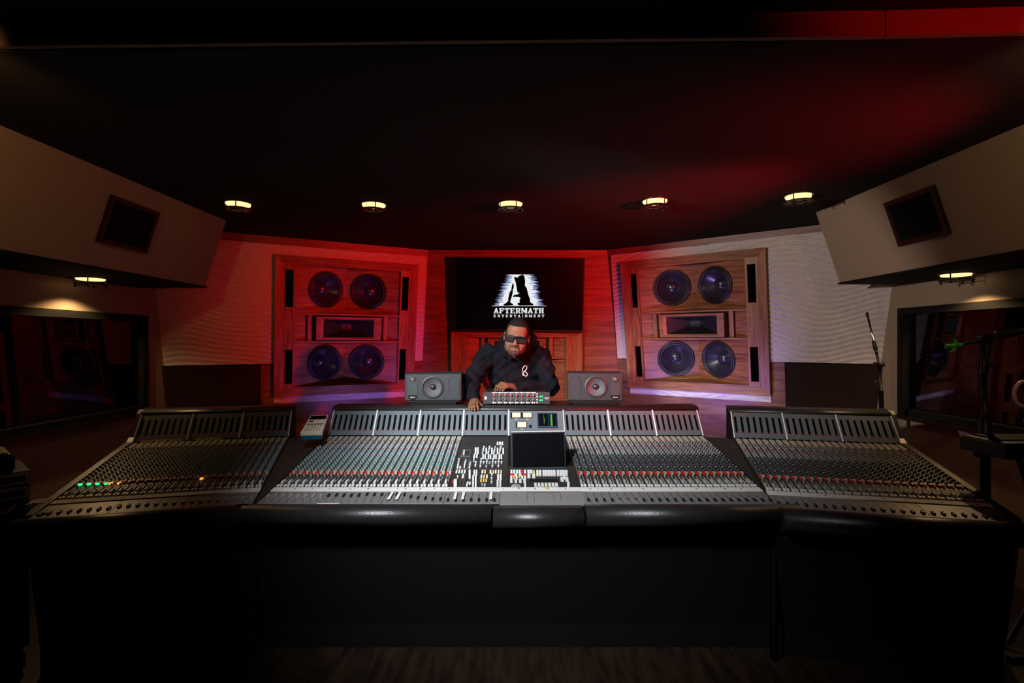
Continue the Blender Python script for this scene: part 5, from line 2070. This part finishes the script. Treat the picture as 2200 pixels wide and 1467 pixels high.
# eyes behind the glasses
for s in (-1, 1):
    p = hd(s * .033, -.001, .071)
    mb = MB().lathe([(.0, .0125), (.006, .011), (.0105, .006), (.0115, 0), (.009, -.008), (0, -.0115)], 14, cap=False)
    o = mb.obj('eye', 'eye', man)
    o.matrix_world = basis(p, va, vb)

# sunglasses in head coordinates (x = a, y = -c, z = b)
HM = basis(HP, va, vb) @ Matrix.Scale(HS, 4)
gl = link('sunglasses', None, man)
gl.matrix_world = HM @ T(0, 0, -.002)
fc = -.1010


def rim(x0, x1, z0, z1, side):
    o_ = [(x0, z1), (x1, z1), (x1 - .006, z0), (x0 + .006, z0)]
    t_ = .0052
    i_ = [(x0 + t_, z1 - .012), (x1 - t_, z1 - .012), (x1 - t_ - .005, z0 + t_), (x0 + t_ + .005, z0 + t_)]
    curve = lambda x: fc + .012 * (abs(x) / .07) ** 2
    vs = [(x, curve(x) - .004, z) for x, z in o_] + [(x, curve(x) - .004, z) for x, z in i_] + [(x, curve(x) + .004, z) for x, z in o_] + [(x, curve(x) + .004, z) for x, z in i_]
    fs = []
    for k in range(4):
        j = (k + 1) % 4
        fs += [(k, j, 4 + j, 4 + k), (8 + k, 12 + k, 12 + j, 8 + j), (k, 8 + k, 8 + j, j), (4 + k, 4 + j, 12 + j, 12 + k)]
    recalc(MB().add(vs, fs).obj('rim', 'frame_black', gl))
    vs = [(x, curve(x) - .001, z) for x, z in i_] + [(x, curve(x) + .001, z) for x, z in i_]
    recalc(MB().add(vs, [(0, 1, 2, 3), (7, 6, 5, 4)]).obj('lens', 'lens', gl))


rim(-.074, -.006, -.020, .027, -1)
rim(.006, .074, -.020, .027, 1)
MB().box(-.008, .008, fc - .004, fc + .004, .006, .024).obj('bridge', 'frame_black', gl)
for s in (-1, 1):
    x = s * .074
    recalc(MB().add([(x, fc + .008, .008), (x, fc + .008, .025), (s * .084, 0.0, .020), (s * .084, 0.0, .008),
                     (x + s * .004, fc + .008, .008), (x + s * .004, fc + .008, .025), (s * .089, 0.0, .020), (s * .089, 0.0, .008)],
                    [(0, 1, 2, 3), (7, 6, 5, 4), (0, 4, 5, 1), (1, 5, 6, 2), (2, 6, 7, 3), (3, 7, 4, 0)]).obj('temple', 'frame_black', gl))

# hoodie -------------------------------------------------------------------
ox = axis_pts([(-.47, .48, .0062)])
oy = axis_pts([(3.66, 4.66, .0066)])
oz = axis_pts([(.80, HC + .10, .0062)])
O = Field(ox, oy, oz)
O.ell(tuple(CHEST + Vector((0, .0, .0))), (.205, .135, .215), .04)
O.ell(tuple(BEL), (.205, .155, .19), .07)
O.ell(tuple(HIP + Vector((0, -.01, .06))), (.20, .15, .14), .06)
for sh, el, wr, s in ((SHR, ELR, WRR, -1), (SHL, ELL, WRL, 1)):
    O.cap(NK + Vector((0, .05, -.05)), sh, .085, .075, .05)
    O.cap(sh, el, .083, .066, .035)
    e2 = el.lerp(wr, .86)
    O.cap(el, e2, .064, .050, .03)
    O.cap(e2, el.lerp(wr, .96), .046, .039, .012)
# hood lying round the neck, higher on his left
hood = [(-.075, 3.955, -.055), (-.085, 4.02, -.015), (-.05, 4.085, .03), (.03, 4.10, .055), (.105, 4.06, .055), (.128, 3.99, .025), (.115, 3.945, -.03), (.075, 3.915, -.085), (.035, 3.90, -.118)]
hood = [Vector((x + .012, y, HC + z)) for x, y, z in hood]
rads = [.030, .034, .042, .048, .050, .044, .036, .028, .022]
for i in range(len(hood) - 1):
    O.cap(hood[i], hood[i + 1], rads[i], rads[i + 1], .018)
lf = [Vector((-.063, 3.955, HC - .055)), Vector((-.045, 3.925, HC - .095)), Vector((-.012, 3.905, HC - .125))]
O.cap(lf[0], lf[1], .030, .022, .015)
O.cap(lf[1], lf[2], .022, .018, .015)
O.cap(NK + Vector((.0, .03, -.02)), CHEST + Vector((0, 0, .05)), .10, .12, .04)
# room for the neck
O.cap(NK + Vector((.0, -.035, -.015)), hd(0, -.03, .0), .060, .075, .015, 's')
# folds
gX, gY, gZ = np.meshgrid(ox, oy, oz, indexing='ij')
near = np.abs(O.F) < .05


def line_fold(p0, p1, amp, wid):
    p0, p1 = np.array(p0), np.array(p1)
    ba = p1 - p0
    x, y, z = gX[near] - p0[0], gY[near] - p0[1], gZ[near] - p0[2]
    h = np.clip((x * ba[0] + y * ba[1] + z * ba[2]) / (ba @ ba), 0, 1)
    d = np.sqrt((x - ba[0] * h) ** 2 + (y - ba[1] * h) ** 2 + (z - ba[2] * h) ** 2)
    O.F[near] += (amp * np.exp(-(d / wid) ** 2)).astype(np.float32)


x, y, z = gX[near], gY[near], gZ[near]
w1 = .0062 * np.sin(46 * x + 30 * z + 14 * y + 2.0 * np.sin(21 * z + 8 * x)) + .004 * np.sin(70 * z - 38 * x + 2.2 * np.sin(17 * x + 9 * y))
O.F[near] += w1.astype(np.float32)
for (a0, a1, am, wi) in (((1052, 775, 3.97), (1030, 800, 3.90), .016, .012), ((1042, 770, 3.98), (1016, 790, 3.92), .012, .011),
                         ((1060, 760, 3.98), (1062, 850, 4.02), .016, .013), ((1092, 765, 3.95), (1094, 830, 4.02), .012, .010),
                         ((1150, 775, 3.97), (1158, 822, 3.95), .016, .012), ((1165, 790, 3.98), (1190, 812, 3.95), .014, .011),
                         ((1140, 838, 3.86), (1142, 822, 3.88), .010, .009), ((1152, 838, 3.87), (1157, 820, 3.89), .010, .009), ((1125, 838, 3.83), (1127, 826, 3.84), .008, .008),
                         ((1012, 825, 3.92), (1030, 822, 3.93), .014, .010), ((1010, 840, 3.86), (1028, 838, 3.86), .012, .009), ((1010, 850, 3.82), (1028, 850, 3.82), .010, .007),
                         ((1075, 772, 3.95), (1072, 850, 4.04), .008, .010), ((1112, 800, 3.98), (1110, 845, 4.04), .008, .012)):
    line_fold(at(*a0), at(*a1), am * 1.35, wi)
Vo, Qo = O.nets()
Vo = smooth_np(Vo, Qo, 2, .5)
hoo = mesh_np('hoodie', Vo, Qo, 'hoodie', man)
bvh = BVHTree.FromPolygons([tuple(v) for v in Vo], [tuple(q) for q in Qo.tolist()])


def on_hoodie(px, py, lift=.003):
    dvec = (at(px, py, 1.0) - CAM).normalized()
    h = bvh.ray_cast(CAM, dvec)
    if h[0] is None:
        return at(px, py, 3.95)
    return h[0] - dvec * lift


# chest emblem: a looping cursive B
def ribbon(pts, wd, name, mat, parent):
    P = []
    n = len(pts)
    dense = []
    for i in range(n - 1):            # Catmull-Rom
        p0, p1, p2, p3 = [np.array(pts[max(0, min(n - 1, i + k))], float) for k in (-1, 0, 1, 2)]
        for t_ in np.linspace(0, 1, 7)[:-1]:
            dense.append(.5 * ((2 * p1) + (-p0 + p2) * t_ + (2 * p0 - 5 * p1 + 4 * p2 - p3) * t_ ** 2 + (-p0 + 3 * p1 - 3 * p2 + p3) * t_ ** 3))
    dense.append(np.array(pts[-1], float))
    return MB().tube([on_hoodie(p[0], p[1], .002) for p in dense], wd, 6).obj(name, mat, parent)


def c7(x, y):
    return 980 + x * .15676, 670 + y * .15676


B1 = [c7(*p) for p in ((912, 808), (912, 780), (930, 745), (955, 735), (970, 748), (962, 785), (935, 812), (918, 826), (945, 818), (968, 832), (976, 858), (960, 876), (938, 868), (922, 848), (910, 826))]
o = ribbon(B1, .0030, 'chest_emblem', 'print_white', hoo)
o = ribbon([c7(*p) for p in ((903, 852), (918, 858), (932, 862), (945, 878), (956, 876), (966, 888))], .0016, 'chest_emblem', 'print_white', hoo)
o = ribbon([c7(*p) for p in ((906, 862), (922, 868), (940, 872))], .0014, 'chest_emblem', 'print_white', hoo)
# drawcord and eyelets
for px, py in ((1097.5, 756.0), (1113.0, 765.0)):
    p = on_hoodie(px, py, .002)
    MB().lathe([(.0045, 0), (.0045, .002), (.002, .002)], 10, tuple(p)).obj('eyelet', 'chrome', hoo)
    MB().tube([on_hoodie(px + k * .3, py + 4 * k, .003) for k in range(7)], .0022, 6).obj('drawcord', 'hoodie', hoo)

# trousers and shoes
tx = axis_pts([(-.30, .36, .012)])
ty = axis_pts([(4.12, 4.70, .012)])
tz = axis_pts([(.03, 1.0, .012)])
Tr = Field(tx, ty, tz)
Tr.ell(tuple(HIP + Vector((0, 0, -.02))), (.185, .135, .12), .05)
for s in (-1, 1):
    hp_ = HIP + Vector((s * .09, .0, -.05))
    kn_ = Vector((HIP.x + s * .11, 4.36, .50))
    an_ = Vector((HIP.x + s * .12, 4.45, .13))
    Tr.cap(hp_, kn_, .10, .078, .03)
    Tr.cap(kn_, an_, .076, .062, .02)
Vt, Qt = Tr.nets()
mesh_np('trousers', smooth_np(Vt, Qt, 1), Qt, 'trouser', man)
for s in (-1, 1):
    c = Vector((HIP.x + s * .12, 4.45, 0))
    fx_ = axis_pts([(c.x - .08, c.x + .10, .008)])
    fy_ = axis_pts([(c.y - .26, c.y + .12, .008)])
    fz_ = axis_pts([(-.02, .16, .008)])
    Sh = Field(fx_, fy_, fz_)
    Sh.cap(c + Vector((0, .05, .045)), c + Vector((s * .02, -.17, .040)), .044, .040, .01)
    Sh.cap(c + Vector((0, .02, .06)), c + Vector((0, .02, .11)), .046, .046, .02)
    gz = np.broadcast_to(fz_[None, None, :], Sh.F.shape)
    Sh.F = np.maximum(Sh.F, (.001 - gz)).astype(np.float32)
    Vs, Qs = Sh.nets()
    mesh_np('shoe', smooth_np(Vs, Qs, 1), Qs, 'black', man)
